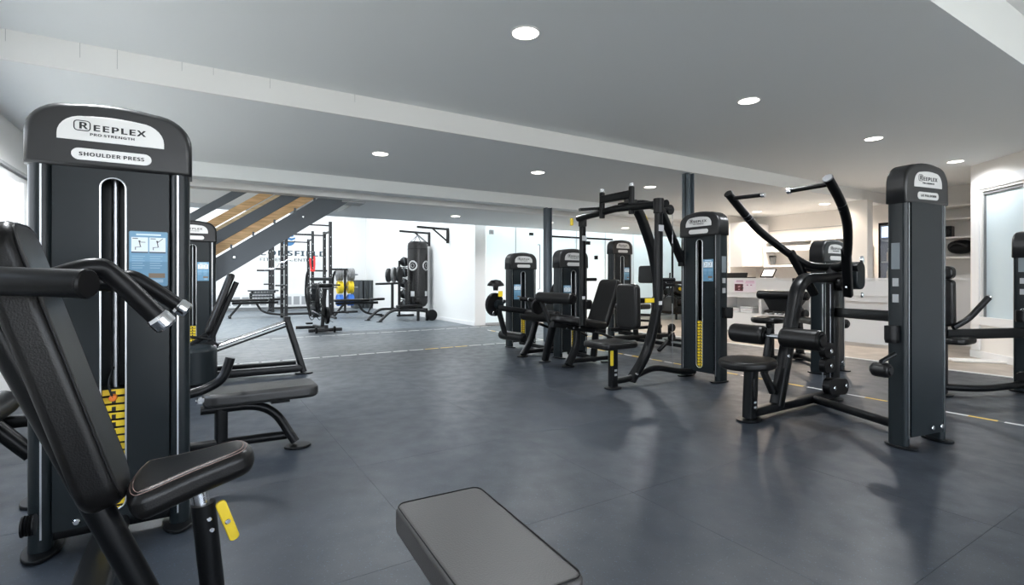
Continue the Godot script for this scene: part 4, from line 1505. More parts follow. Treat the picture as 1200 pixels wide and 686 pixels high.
	p_tube(r, "selector_rod", [V(4.40, 0.90, 2.02), V(4.30, 0.93, 2.00)], 0.007, mats.chrome, 8)
	# small roller stop on the tower's left side
	p_tube(r, "stop_arm", [V(3.44, 0.56, 1.34), V(3.35, 0.52, 1.37), V(3.36, 0.46, 1.37)], 0.014, k, 10)
	p_roller(r, "stop_roller", V(3.36, 0.47, 1.42), V(3.36, 0.47, 1.33), 0.042, mats.vinyl)
	done()

func back_machine() -> void:
	var r := thing("arm_curl_machine", 5.8, 0, 3.3, "short-towered machine with an arm pad and oval seat, seen through the lat machine near reception", "gym machine")
	var k: Material = mats.black
	tower(r, 5.72, 2.84, 0.0, 1.405, {"plates": 0, "placard": 0.0, "rear": true})
	var st := S()
	box(st, V(5.72, 0.61, 2.84 - TD / 2 + 0.004), Vector3(TW - 0.13, 1.08, 0.012))
	part("tower_cover", st, mats.slate, r)
	for q in [5.70, 5.86]:
		p_bolt(r, V(q, 0.10, 2.84 - TD / 2 - 0.004), Vector3(0, 0, 1), 0.018)
	st = S()
	loft(st, ell(0.44, 0.36, 26), 0.07, 0.03, fr(V(5.72, 0.51, 3.5), Vector3.RIGHT, Vector3.UP), 4, 0.012)
	part("seat", st, mats.vinyl, r)
	p_rtube(r, "seat_post", [V(5.75, 0.48, 3.5), V(5.75, 0.02, 3.5)], 0.08, 0.07, k, Vector3(0, 0, 1))
	p_foot(r, 5.75, 3.5, 0.24, 0.16)
	p_roller(r, "arm_pad", V(6.05, 0.79, 3.84), V(6.05, 0.79, 3.22), 0.055, mats.vinyl)
	st = S()
	loft(st, PackedVector2Array([Vector2(-0.28, 0.10), Vector2(-0.14, -0.10), Vector2(0.16, -0.10), Vector2(0.28, 0.10)]), 0.10, 0.02, Transform3D(Basis(Vector3.UP, PI / 2), V(6.08, 0.69, 3.52)), 3)
	part("arm_pad_base", st, mats.vinyl, r)
	p_rtube(r, "column", [V(6.30, 0.03, 3.45), V(6.22, 1.0, 3.45)], 0.09, 0.07, k, Vector3(0, 0, 1))
	p_rtube(r, "base_rail", [V(5.75, 0.055, 3.5), V(6.35, 0.055, 3.45)], 0.07, 0.06, k)
	p_rtube(r, "tower_beam", [V(6.25, 0.50, 3.42), V(5.80, 0.50, 2.90)], 0.06, 0.08, k)
	p_rtube(r, "floor_rail", [V(6.25, 0.055, 3.42), V(5.80, 0.055, 2.90)], 0.06, 0.05, k)
	p_rtube(r, "pad_mount", [V(6.06, 0.66, 3.5), V(6.26, 0.52, 3.46)], 0.06, 0.05, k)
	p_tube(r, "lever_arm", fillet([V(6.20, 0.95, 3.30), V(6.05, 1.02, 3.26), V(5.98, 0.90, 3.26)], 0.05), 0.02, k, 10)
	p_disc(r, "pulley", V(6.24, 0.56, 3.36), Vector3(0, 0, 1), 0.06, 0.04, mats.plastic)
	p_foot(r, 6.33, 3.45, 0.2, 0.16)
	p_roller(r, "stop_roller", V(6.02, 0.50, 2.86), V(6.02, 0.50, 2.78), 0.05, mats.vinyl)
	p_tube(r, "stop_arm", [V(5.94, 0.52, 2.82), V(6.02, 0.50, 2.82)], 0.014, k, 8)
	done()

func edge_right_machine() -> void:
	var r := thing("back_extension_machine", 5.7, 0, 1.6, "black machine with headrest and angled handle, cut off at the right edge", "gym machine")
	var k: Material = mats.black
	tower(r, 6.335, 1.42, 0.0, 1.42, {"plates": 10, "placard": -1.0, "side": -1.0})
	for q in [0.72, 0.66]:
		p_bolt(r, V(6.105, q, 1.42), Vector3(-1, 0, 0), 0.018)
	p_rtube(r, "beam", [V(6.12, 0.525, 1.42), V(5.42, 0.52, 1.74)], 0.05, 0.085, k)
	p_tube(r, "floor_rail", curve([V(6.12, 0.075, 1.42), V(5.7, 0.06, 1.57), V(5.40, 0.075, 1.75)], 5), 0.030, k, 12)
	p_disc(r, "rail_hub", V(6.09, 0.14, 1.42), Vector3(1, 0, 0), 0.05, 0.05, mats.plastic)
	p_rtube(r, "column", [V(5.40, 0.02, 1.76), V(5.40, 0.62, 1.76)], 0.08, 0.07, k, Vector3(0, 0, 1))
	p_pad(r, "back_pad", V(5.40, 0.79, 1.78), Vector3(-0.04, 1, 0), Vector3(1, 0.04, 0), 0.40, 0.22, 0.09, 0.04, mats.vinyl)
	p_pad(r, "head_rest", V(5.39, 1.045, 1.78), Vector3(0, 0, 1), Vector3(1, 0, 0), 0.22, 0.11, 0.10, 0.04, mats.vinyl)
	p_rtube(r, "pad_post", [V(5.35, 0.55, 1.79), V(5.34, 1.08, 1.79)], 0.05, 0.04, k, Vector3(0, 0, 1))
	p_pad(r, "seat", V(5.52, 0.47, 1.72), Vector3.RIGHT, Vector3.UP, 0.34, 0.26, 0.06, 0.09, mats.vinyl)
	p_rtube(r, "handle_arm", fillet([V(5.36, 0.585, 1.67), V(5.47, 0.66, 1.60), V(5.56, 0.84, 1.50)], 0.06), 0.035, 0.04, k)
	var st := S()
	var d := (V(5.56, 0.84, 1.50) - V(5.47, 0.66, 1.60)).normalized()
	cyl(st, V(5.515, 0.75, 1.55), V(5.56, 0.84, 1.50), 0.021, 16)
	part("grip", st, mats.plastic, r)
	st = S()
	cyl(st, V(5.56, 0.84, 1.50), V(5.56, 0.84, 1.50) + d * 0.016, 0.018, 16)
	part("grip_end", st, mats.chrome, r)
	p_foot(r, 5.40, 1.76, 0.2, 0.16)
	done()

# ------------------------------------------------------------------ the bright hall
func squat_rack(u0: float, u1: float, v0: float, v1: float, H: float, label: String) -> void:
	var r := thing("squat_rack", (u0 + u1) / 2, 0, v0, label, "squat rack", "squat racks in the bright hall")
	var k: Material = mats.iron
	var i := 0
	for u in [u0, u1]:
		for v in [v0, v1]:
			p_rtube(r, "upright", [V(u, 0.0, v), V(u, H - (0.2 if v == v1 else 0.0), v)], 0.075, 0.075, k, Vector3(0, 0, 1))
			var st := S()
			for q in 8:
				box(st, V(u, 0.35 + q * 0.24, v - 0.038), Vector3(0.02, 0.03, 0.003))
			part("hole_marks", st, mats.badge, r)
		p_rtube(r, "side_rail", [V(u, 0.08, v0), V(u, 0.08, v1)], 0.07, 0.06, k)
		p_rtube(r, "side_rail", [V(u, H - 0.25, v0), V(u, H - 0.25, v1)], 0.05, 0.05, k)
		p_tube(r, "safety_bar", [V(u, 0.72, v0 - 0.02), V(u, 0.72, v1)], 0.03, k, 8)
		var s := 1.0 if u == u1 else -1.0
		p_tube(r, "storage_peg", [V(u, 1.22, v0), V(u + s * 0.42, 1.22, v0)], 0.026, k, 10)
		p_tube(r, "storage_peg", [V(u, 0.82, v0), V(u + s * 0.24, 0.82, v0)], 0.020, k, 10)
	p_tube(r, "pull_up_bar", [V(u0, H - 0.1, v0), V(u1, H - 0.1, v0)], 0.02, k, 10)
	p_tube(r, "pull_up_bar", [V(u0, H - 0.3, v1), V(u1, H - 0.3, v1)], 0.02, k, 10)
	p_rtube(r, "rear_rail", [V(u0, 0.08, v1), V(u1, 0.08, v1)], 0.06, 0.06, k)
	done()

func incline_bench(u: float, v: float, turn: float, label: String) -> void:
	var r := thing("weight_bench", u, 0, v, label, "bench", "adjustable benches in the hall")
	r.rotation.y = turn
	org = Vector3.ZERO
	var k: Material = mats.iron
	p_pad(r, "seat_pad", Vector3(-0.12, 0.44, 0), Vector3.RIGHT, Vector3.UP, 0.86, 0.28, 0.06, 0.04, mats.vinyl)
	p_pad(r, "end_pad", Vector3(0.52, 0.455, 0), Vector3(1, 0.05, 0), Vector3(-0.05, 1, 0), 0.36, 0.28, 0.06, 0.04, mats.vinyl)
	p_rtube(r, "spine", [Vector3(-0.50, 0.37, 0), Vector3(0.55, 0.37, 0)], 0.06, 0.06, k)
	p_rtube(r, "curved_leg", curve([Vector3(0.05, 0.36, 0), Vector3(0.16, 0.18, 0), Vector3(0.35, 0.09, 0), Vector3(0.66, 0.05, 0)], 5), 0.07, 0.05, k)
	p_rtube(r, "rear_leg", [Vector3(-0.30, 0.36, 0), Vector3(-0.55, 0.04, 0)], 0.06, 0.05, k)
	p_rtube(r, "support_link", [Vector3(0.45, 0.40, 0), Vector3(0.30, 0.12, 0)], 0.04, 0.03, k)
	for x in [-0.55, 0.66]:
		p_rtube(r, "foot_bar", [Vector3(x, 0.035, -0.24), Vector3(x, 0.035, 0.24)], 0.05, 0.05, k)
	done()

func weight_tree(u: float, v: float, label: String) -> void:
	var r := thing("weight_tree", u, 0, v, "dark weight %s holding grey, yellow and blue plates" % label, "weight tree")
	p_rtube(r, "post", [V(u, 0.05, v), V(u, 1.25, v)], 0.06, 0.06, mats.iron, Vector3(0, 0, 1))
	p_rtube(r, "base_bar", [V(u - 0.35, 0.03, v), V(u + 0.35, 0.03, v)], 0.07, 0.05, mats.iron)
	p_rtube(r, "base_bar", [V(u, 0.03, v - 0.3), V(u, 0.03, v + 0.3)], 0.07, 0.05, mats.iron)
	for h in [0.37, 0.735, 1.10]:
		p_tube(r, "peg", [V(u - 0.36, h, v), V(u + 0.36, h, v)], 0.022, mats.steel, 10)
	p_tube(r, "tall_pole", [V(u + 0.03, 1.2, v), V(u + 0.03, 1.85, v)], 0.014, mats.white, 8)
	done()
	var names := ["grey", "yellow", "blue"]
	for i in 3:
		var h: float = [1.10, 0.735, 0.37][i]
		var rad: float = [0.18, 0.18, 0.165][i]
		for s in [-1, 1]:
			for j in [3, 2, 2][i]:
				var th: float = [0.058, 0.075, 0.08][i]
				var o := thing("bumper_plate", u + s * (0.07 + th * j + th / 2), h, v, "%s bumper plate, %s %s on the %s peg, %s" % [names[i], ["innermost", "second", "outermost"][j], "left" if s < 0 else "right", ["top", "middle", "low"][i], label], "weight plate", "%s plates on the %s" % [names[i], label])
				var st := S()
				lathe(st, Vector3(-th / 2 + 0.003, 0, 0), Vector3.RIGHT, [[0, 0.026], [0, 0.07], [0.012, 0.075], [0.012, rad - 0.035], [0, rad - 0.03], [0.0, rad - 0.008], [0.01, rad], [th - 0.016, rad], [th - 0.006, rad - 0.008], [th - 0.006, rad - 0.03], [th - 0.018, rad - 0.035], [th - 0.018, 0.075], [th - 0.006, 0.07], [th - 0.006, 0.026], [0, 0.026]], 28)
				part("disc", st, [mats.greyrub, mats.yellow, mats.blue][i], o)
				st = S()
				lathe(st, Vector3(-th / 2, 0, 0), Vector3.RIGHT, [[0, 0.0225], [0, 0.04], [th - 0.004, 0.04], [th - 0.004, 0.0225]], 16)
				part("hub", st, mats.steel, o)
				done()

func air_bike() -> void:
	var r := thing("air_bike", 1.95, 0, 10.1, "black air bike with a large caged fan wheel in front of the right squat rack", "exercise bike")
	var k: Material = mats.iron
	var v := 10.1
	p_rtube(r, "stabiliser", [V(1.62, 0.05, 10.45), V(2.2, 0.05, 10.40)], 0.07, 0.06, k)
	p_rtube(r, "stabiliser", [V(1.72, 0.05, 9.70), V(2.30, 0.05, 9.72)], 0.07, 0.06, k)
	p_rtube(r, "main_rail", [V(1.95, 0.07, 10.42), V(2.02, 0.07, 9.72)], 0.07, 0.06, k)
	var c := V(1.95, 0.56, 10.25)
	var ax := Vector3(0.92, 0, 0.40)
	var st := S()
	for rr in [0.36, 0.30, 0.23, 0.16, 0.09]:
		for s in [-0.07, 0.07]:
			var ring := []
			var side := ax.normalized().cross(Vector3.UP)
			for i in 29:
				ring.append(c + ax.normalized() * s + (side * cos(TAU * i / 28) + Vector3.UP * sin(TAU * i / 28)) * rr)
			tube(st, ring, 0.008, 5)
	part("fan_cage", st, k, r)
	st = S()
	var sd := ax.normalized().cross(Vector3.UP)
	for i in 14:
		var a := TAU * i / 14
		var d := sd * cos(a) + Vector3.UP * sin(a)
		box(st, c + d * 0.19, Vector3(0.10, 0.26, 0.008), Basis(ax.normalized(), d, ax.normalized().cross(d)))
	lathe(st, c - ax.normalized() * 0.06, ax, [[0, 0], [0, 0.06], [0.12, 0.06], [0.12, 0]], 16)
	part("fan_blades", st, mats.matgrey, r)
	p_rtube(r, "seat_tube", [V(2.0, 0.07, 9.95), V(2.04, 0.80, 9.90)], 0.06, 0.06, k, Vector3(0, 0, 1))
	st = S()
	loft(st, PackedVector2Array([Vector2(0.15, 0.05), Vector2(0.0, 0.07), Vector2(-0.10, 0.13), Vector2(-0.15, 0.10), Vector2(-0.16, 0), Vector2(-0.15, -0.10), Vector2(-0.10, -0.13), Vector2(0, -0.07), Vector2(0.15, -0.05)]), 0.08, 0.03, fr(V(2.04, 0.86, 9.88), Vector3(0.1, 0, -1), Vector3.UP), 3)
	part("saddle", st, mats.vinyl, r)
	st = S()
	loft(st, rrect(0.40, 0.10, 0.045, 4), 0.06, 0.02, fr(V(2.0, 0.98, 10.05), Vector3(1, 0, -0.1), Vector3.UP), 3)
	part("console", st, mats.matgrey, r)
	for s in [-1.0, 1.0]:
		p_tube(r, "lever_arm", curve([V(2.0 + s * 0.20, 0.30, 9.95), V(1.98 + s * 0.24, 0.65, 10.1), V(1.98 + s * 0.24, 1.0, 10.05), V(1.98 + s * 0.24, 1.12, 9.9)], 5), 0.02, k, 8)
		st = S()
		box(st, V(2.0 + s * 0.22, 0.26 + s * 0.1, 9.9 - s * 0.1), Vector3(0.11, 0.03, 0.09))
		part("pedal", st, mats.plastic, r)
		p_disc(r, "wheel", V(2.0 + s * 0.16, 0.06, 9.66), Vector3.RIGHT, 0.06, 0.03, mats.plastic)
	p_disc(r, "crank_disc", V(2.08, 0.30, 9.92), Vector3.RIGHT, 0.16, 0.05, mats.plastic)
	p_tube(r, "crank_arm", [V(2.2, 0.17, 9.98), V(1.8, 0.40, 9.85)], 0.014, mats.steel, 8)
	done()

func boxing_corner() -> void:
	# brackets on the white wall
	for q in [[11.85, 2.11, 0.78, "black wall bracket holding the punch bag"], [10.75, 2.12, 0.76, "empty black wall bracket right of the punch bag"]]:
		var r := thing("wall_bracket", 4.95, q[1], q[0], q[3], "bracket", "punch bag brackets")
		p_rtube(r, "arm", [V(4.94, q[1], q[0]), V(4.94 - q[2], q[1] + 0.02, q[0])], 0.05, 0.05, mats.iron)
		p_rtube(r, "wall_plate", [V(4.92, q[1] + 0.03, q[0]), V(4.92, q[1] - 0.32, q[0])], 0.06, 0.04, mats.iron, Vector3(0, 0, 1))
		p_rtube(r, "strut", [V(4.92, q[1] - 0.28, q[0]), V(4.55, q[1], q[0])], 0.035, 0.035, mats.iron)
		done()
	var u := 4.62
	var v := 11.85
	var b := thing("punch_bag", u, 0.29, v, "long shiny black punch bag hanging from the white wall bracket", "punch bag")
	var st := S()
	lathe(st, V(u, 0.29, v), Vector3.UP, [[0, 0], [0.0, 0.15], [0.03, 0.20], [0.09, 0.235], [0.14, 0.245], [1.50, 0.245], [1.56, 0.235], [1.60, 0.19], [1.605, 0.0]], 36)
	part("body", st, mats.leather, b)
	st = S()
	for h in [0.52, 0.54, 1.70]:
		lathe(st, V(u, h, v), Vector3.UP, [[0, 0.244], [0.0, 0.248], [0.012, 0.248], [0.012, 0.244]], 36)
	part("seam_band", st, mats.plastic, b)
	for a in [-2.45, -0.95]:
		# round printed badge and a small tag on the sides that show
		var c := V(u, 1.30, v)
		for k in 3:
			st = S()
			var ring := []
			for i in 25:
				var t := TAU * i / 24
				var rr: float = [0.115, 0.095, 0.045][k]
				var ph: float = -a + cos(t) * rr / 0.247
				ring.append(c + Vector3(cos(ph) * 0.247, sin(t) * rr, sin(ph) * 0.247))
			tube(st, ring, 0.006 if k < 2 else 0.003, 5)
			part("badge_ring", st, mats.white, b)
		st = S()
		for k in 4:
			var ph: float = -a + (k - 1.5) * 0.10
			box(st, V(u, 0.62, v) + Vector3(cos(ph) * 0.2465, 0, sin(ph) * 0.2465), Vector3(0.004, 0.12, 0.024), Basis(Vector3.UP, -ph))
		part("bag_label", st, mats.white, b)
	st = S()
	for k in 4:
		var a := PI / 4 + PI / 2 * k
		tube(st, [V(u, 1.89, v) + Vector3(cos(a) * 0.20, 0, sin(a) * 0.20), V(u, 2.05, v)], 0.012, 6)
	tube(st, [V(u, 2.03, v), V(u, 2.095, v)], 0.012, 6)
	part("chain", st, mats.steel, b)
	done()
	# medicine balls on their stand
	var r := thing("ball_rack", 4.72, 0, 12.6, "slim upright stand holding five medicine balls beside the punch bag", "ball rack")
	p_rtube(r, "post", [V(4.46, 0, 12.72), V(4.46, 1.45, 12.72)], 0.05, 0.05, mats.iron, Vector3(0, 0, 1))
	p_rtube(r, "base_bar", [V(4.40, 0.03, 12.72), V(4.85, 0.03, 12.72)], 0.06, 0.05, mats.iron)
	for i in 5:
		p_rtube(r, "ball_arm", [V(4.46, 0.16 + i * 0.28, 12.72), V(4.70, 0.16 + i * 0.28, 12.72)], 0.05, 0.02, mats.iron)
	done()
	for i in 5:
		var o := thing("medicine_ball", 4.60, 0.30 + i * 0.28, 12.72, "dark medicine ball, %s on the stand beside the punch bag" % ["lowest", "second from the bottom", "in the middle", "second from the top", "topmost"][i], "medicine ball", "medicine balls on the stand")
		st = S()
		ball(st, Vector3.ZERO, 0.125)
		part("ball", st, mats.plastic, o)
		st = S()
		lathe(st, Vector3(-0.03, 0, 0), Vector3(1, 0.2, 0.3), [[0, 0.1235], [0, 0.127], [0.04, 0.127], [0.04, 0.1235]], 20)
		part("stripe", st, mats.matgrey, o)
		done()
	# low bench frame with a plate holder
	r = thing("plate_loaded_bench", 4.0, 0, 11.6, "low black bench with bent tube legs in front of the punch bag", "bench")
	var k: Material = mats.iron
	for q in [[11.95, 3.42], [11.35, 3.52]]:
		p_tube(r, "bent_leg", fillet([V(q[1], 0.01, q[0]), V(q[1] + 0.26, 0.265, q[0] - 0.02), V(4.58, 0.24, q[0] - 0.1)], 0.14, 6), 0.032, k, 10)
		p_foot(r, q[1], q[0], 0.14, 0.12)
	p_rtube(r, "cross_rail", [V(4.0, 0.27, 11.95), V(4.0, 0.27, 11.35)], 0.06, 0.05, k)
	p_rtube(r, "end_rail", [V(4.58, 0.24, 11.9), V(4.58, 0.24, 11.2)], 0.08, 0.10, k)
	p_pad(r, "bench_pad", V(4.25, 0.335, 11.40), Vector3.RIGHT, Vector3.UP, 0.60, 0.26, 0.07, 0.04, mats.vinyl)
	for q in [3.95, 4.12, 4.3]:
		p_rtube(r, "rack_post", [V(q, 0.27, 11.75), V(q, 0.86, 11.75)], 0.06, 0.06, k, Vector3(0, 0, 1))
	p_rtube(r, "rack_bar", [V(3.55, 0.86, 11.75), V(4.33, 0.88, 11.75)], 0.06, 0.05, k)
	for q in [4.40, 4.62]:
		p_rtube(r, "rear_leg", [V(q, 0.24, 11.25), V(q, 0.0, 11.25)], 0.06, 0.05, k)
	p_disc(r, "transport_wheel", V(4.70, 0.13, 11.15), Vector3(0, 0, 1), 0.13, 0.05, mats.plastic)
	done()
	for i in 3:
		var o := thing("iron_plate", 3.86 + i * 0.13, 0.898 + [0.165, 0.18, 0.19][i], 11.75, "dark round weight plate standing on the bar of the low bench, %s of three" % ["leftmost", "middle", "rightmost"][i], "weight plate", "plates standing on the low bench bar")
		st = S()
		var rd: float = [0.165, 0.18, 0.19][i]
		lathe(st, Vector3(-0.03, 0, 0), Vector3(0.8, 0, 0.6), [[0, 0.025], [0, 0.08], [0.012, 0.085], [0.012, rd - 0.03], [0, rd - 0.02], [0, rd - 0.005], [0.008, rd], [0.05, rd], [0.058, rd - 0.006], [0.058, 0.025]], 28)
		part("disc", st, mats.iron if i != 1 else mats.greyrub, o)
		done()

func hall() -> void:
	squat_rack(1.85, 2.88, 13.35, 14.05, 2.42, "nearer dark steel squat rack of tall uprights in the bright hall")
	squat_rack(1.90, 3.00, 16.3, 17.0, 2.42, "farther squat rack against the back wall, under the blue emblem")
	air_bike()
	incline_bench(1.25, 14.36, 0.0, "black adjustable bench with a curved leg, left of the squat racks")
	incline_bench(3.42, 12.95, 0.0, "black adjustable bench in front of the grey, yellow and blue plates")
	weight_tree(3.62, 14.9, "tree right of the racks")
	weight_tree(-0.05, 15.6, "tree behind the leg press")
	for i in 3:
		var st := S()
		var o := thing("step_platform", 1.42 + (0.03 if i == 2 else 0.0), 0.479 + i * 0.072, 14.36, ["lowest dark step platform stacked on the bench beside the racks", "middle dark step platform stacked on the bench beside the racks", "topmost, longest step platform stacked on the bench beside the racks"][i], "step platform", "stacked step platforms")
		loft(st, rrect(0.70 if i == 2 else 0.56, 0.30, 0.05, 4), 0.035, 0.010, fr(Vector3(0, 0.053, 0), Vector3.RIGHT, Vector3.UP), 2)
		part("deck", st, mats.matgrey, o)
		for x in 7:
			for z in [0.12, -0.12]:
				st = S()
				box(st, Vector3(-0.21 + x * 0.07, 0.018, z), Vector3(0.035, 0.036, 0.02))
				part("rib", st, mats.white if i < 2 else mats.greyrub, o)
		for x in [-0.25, 0.25]:
			st = S()
			box(st, Vector3(x, 0.018, 0), Vector3(0.05, 0.036, 0.24))
			part("end_foot", st, mats.plastic, o)
		done()
	for q in [[4.55, 17.15, 0.0, 0.26, "tallest grey folded gym mat standing in the hall corner"], [4.78, 17.1, 0.12, 0.13, "dark folded gym mat leaning between two paler mats in the hall corner"], [4.90, 16.9, 0.0, 0.10, "narrow folded gym mat against the white wall in the hall corner"]]:
		var o := thing("gym_mat", q[0], 0, q[1], q[4], "gym mat", "folded mats in the hall corner")
		var st := S()
		for x in 2:
			loft(st, rrect(0.55, 0.92, 0.02, 3), q[3] / 2 - 0.005, 0.015, fr(Vector3((x - 0.5) * q[3] / 2, 0.46, 0), Vector3(0, 0, 1), Vector3(1, 0, 0)), 2)
		part("mat_panel", st, mats.matgrey, o)
		st = S()
		box(st, Vector3(0, 0.925, 0), Vector3(q[3] * 0.9, 0.006, 0.5))
		part("fold_strip", st, mats.plastic, o)
		done()
	# kettle of red straps on the rack
	var o := thing("red_strap", 2.98, 1.24, 16.24, "bright red suspension strap hanging on the squat rack upright", "strap")
	var st := S()
	sweep(st, curve([V(2.92, 1.60, 16.24), V(2.93, 1.40, 16.24), V(2.96, 1.24, 16.24), V(3.02, 1.22, 16.24), V(3.04, 1.36, 16.24), V(3.04, 1.66, 16.24)], 5), rrect(0.05, 0.02, 0.005, 2))
	part("webbing", st, mats.red, o)
	st = S()
	cyl(st, V(2.92, 1.22, 16.24), V(3.06, 1.24, 16.24), 0.025, 12)
	part("grip", st, mats.red, o)
	done()
	o = thing("curl_bar", 1.6, 1.30, 13.2, "bent chrome curl bar hooked on the left rack uprights", "barbell")
	st = S()
	tube(st, fillet([V(1.42, 1.20, 13.30), V(1.60, 1.22, 13.28), V(1.68, 1.36, 13.28), V(1.80, 1.38, 13.28), V(1.86, 1.44, 13.28), V(2.0, 1.45, 13.28)], 0.04), 0.018, 10)
	part("bar", st, mats.chrome, o)
	st = S()
	cyl(st, V(1.36, 1.195, 13.31), V(1.46, 1.205, 13.30), 0.028, 14)
	part("sleeve", st, mats.steel, o)
	done()
	# radiator along the back wall
	o = thing("radiator", 2.6, 0.12, 17.42, "long white panel radiator with grille openings on the hall back wall", "radiator")
	st = S()
	rbox(st, 0.6, 3.4, 0.10, 0.50, 17.36, 17.48)
	part("casing", st, mats.white, o)
	for i in 11:
		st = S()
		rbox(st, 0.70 + i * 0.24, 0.88 + i * 0.24, 0.16, 0.42, 17.352, 17.362)
		part("grille", st, mats.badge, o)
	done()
	# wall lettering and emblem
	o = thing("wall_sign", 2.5, 1.9, 17.49, "blue and slate wall lettering with a round emblem on the hall back wall", "sign")
	lettering(o, "BEACONSFIELD", 0.165, V(2.30, 1.785, 17.492), mats.logoink, 1.62, true)
	lettering(o, "FITNESS  CENTRE", 0.085, V(2.45, 1.575, 17.492), mats.logoink, 1.75, false)
	st = S()
	cyl(st, V(2.5, 2.22, 17.5), V(2.5, 2.22, 17.488), 0.20, 36, 0.001)
	part("emblem", st, mats.logoblue, o)
	for k in 2:
		st = S()
		sweep(st, curve([V(2.28, 2.14 + k * 0.13, 17.486), V(2.42, 2.21 + k * 0.12, 17.486), V(2.58, 2.17 + k * 0.12, 17.486), V(2.72, 2.24 + k * 0.10, 17.486)], 6), rrect(0.006, 0.035, 0.002, 1))
		part("emblem_stroke", st, mats.white, o)
	done()

# ------------------------------------------------------------------ reception side
func reception() -> void:
	var r := thing("reception_counter", 8.9, 0, 4.6, "long white reception counter with open cubbies under its front, behind the lat machine", "counter")
	var st := S()
	rbox(st, 8.60, 9.30, 0.965, 1.0, 2.95, 7.0)
	part("worktop", st, mats.counter, r)
	for q in [[2.95, 4.35], [4.37, 5.65], [5.67, 7.0]]:
		st = S()
		loft(st, rrect(q[1] - q[0] - 0.006, 0.235, 0.004, 2), 0.03, 0.003, fr(V(8.625, 0.845, (q[0] + q[1]) / 2), Vector3(0, 0, 1), Vector3(-1, 0, 0)), 2)
		part("front_panel", st, mats.counter, r)
	st = S()
	rbox(st, 8.72, 9.20, 0.0, 0.345, 2.95, 7.0)
	rbox(st, 8.72, 9.20, 0.345, 0.73, 2.95, 4.6)
	part("plinth", st, mats.counter, r)
	st = S()
	rbox(st, 9.10, 9.20, 0.345, 0.73, 4.6, 7.0)
	part("back_board", st, mats.counter, r)
	st = S()
	rbox(st, 8.64, 9.20, 0.64, 0.73, 2.95, 7.0)
	part("shelf_top", st, mats.counter, r)
	for vv in [4.6, 5.50, 6.25, 6.98]:
		st = S()
		rbox(st, 8.72, 9.10, 0.345, 0.64, vv - 0.025, vv + 0.025)
		part("divider", st, mats.counter, r)
	done()
	# counter return at the angled wall
	for q in [[5.62, 0.26, 0.12, "short stack of folded pale towels in the left counter cubby"], [5.865, 0.20, 0.09, "smaller stack of folded pale towels at the cubby's far side"]]:
		var o := thing("towel_stack", 8.9, 0.345, q[0] + 0.2, q[3], "towels", "towels in the counter cubbies")
		for i in 3:
			st = S()
			loft(st, rrect(q[1], 0.24, 0.03, 3), q[2] / 3 - 0.003, 0.012, fr(Vector3(0, q[2] / 3 * (i + 0.5), 0), Vector3(0, 0, 1), Vector3.UP), 2)
			part("towel", st, mats.white if i != 1 else mats.paper, o)
		done()
	for i in 4:
		var o := thing("shoe", 8.84, 0.345, 5.38 - i * 0.17, ["leftmost trainer in the cubby behind the arm pad", "second trainer from the left in the cubby behind the arm pad", "third trainer from the left in the cubby behind the arm pad", "rightmost trainer in the cubby behind the arm pad"][i], "shoe", "trainers in the counter cubby")
		st = S()
		loft(st, ell(0.28, 0.10, 20), 0.03, 0.008, fr(Vector3(0, 0.016, 0), Vector3.RIGHT, Vector3.UP), 2)
		part("sole", st, mats.white, o)
		st = S()
		sweep(st, curve([Vector3(-0.12, 0.045, 0), Vector3(0.0, 0.06, 0), Vector3(0.10, 0.075, 0)], 4), ell(0.085, 0.075, 14))
		part("upper", st, mats.iron if i % 2 == 0 else mats.matgrey, o)
		st = S()
		lathe(st, Vector3(0.07, 0.09, 0), Vector3(0.15, 1, 0), [[0, 0.044], [0.04, 0.042], [0.04, 0.034], [0.0, 0.034]], 14)
		part("collar", st, mats.plastic, o)
		done()
	# posters on the counter front
	var im := Image.create(128, 96, false, Image.FORMAT_RGB8)
	im.fill(Color(0.93, 0.89, 0.92))
	for q in [[14, 10, 40, 5, 0.55], [12, 20, 44, 4, 0.65], [70, 14, 48, 6, 0.7], [66, 26, 54, 5, 0.75], [74, 40, 10, 8, 0.6], [96, 40, 10, 8, 0.6]]:
		im.fill_rect(Rect2i(q[0], q[1], q[2], q[3]), Color(q[4] + 0.15, q[4] - 0.08, q[4] + 0.05))
	im.fill_rect(Rect2i(4, 36, 50, 52), Color(0.35, 0.14, 0.17))
	for i in 7:
		im.fill_rect(Rect2i(8 + (i * 19) % 40, 40 + (i * 11) % 40, 10, 7), Color(0.78, 0.60, 0.62) if i % 2 else Color(0.10, 0.07, 0.08))
	var o2 := thing("poster", 8.60, 0.86, 5.72, "pink and white printed notice stuck on the counter front", "poster")
	st = S()
	rbox(st, 8.604, 8.609, 0.735, 0.985, 5.50, 5.95)
	part("sheet", st, mats.paper, o2)
	var pm := StandardMaterial3D.new()
	pm.resource_name = "notice_print"
	pm.albedo_texture = ImageTexture.create_from_image(im)
	pm.roughness = 0.6
	var q := QuadMesh.new()
	q.size = Vector2(0.44, 0.24)
	var pq := put("print", q, pm, o2, V(8.603, 0.86, 5.725))
	pq.rotation.y = -PI / 2
	done()
	# screen and tablet on the worktop
	var o := thing("laptop", 8.85, 1.0, 6.05, "flat dark laptop on the counter next to the pec fly tower", "laptop")
	st = S()
	loft(st, rrect(0.46, 0.30, 0.015, 3), 0.018, 0.005, fr(V(8.85, 1.010, 5.98), Vector3(0, 0, 1), Vector3.UP), 2)
	part("base", st, mats.plastic, o)
	st = S()
	loft(st, rrect(0.46, 0.09, 0.01, 3), 0.016, 0.004, fr(V(8.72, 1.055, 5.98), Vector3(0, 0, 1), Vector3(-1, 0.3, 0)), 2)
	part("lid", st, mats.plastic, o)
	done()
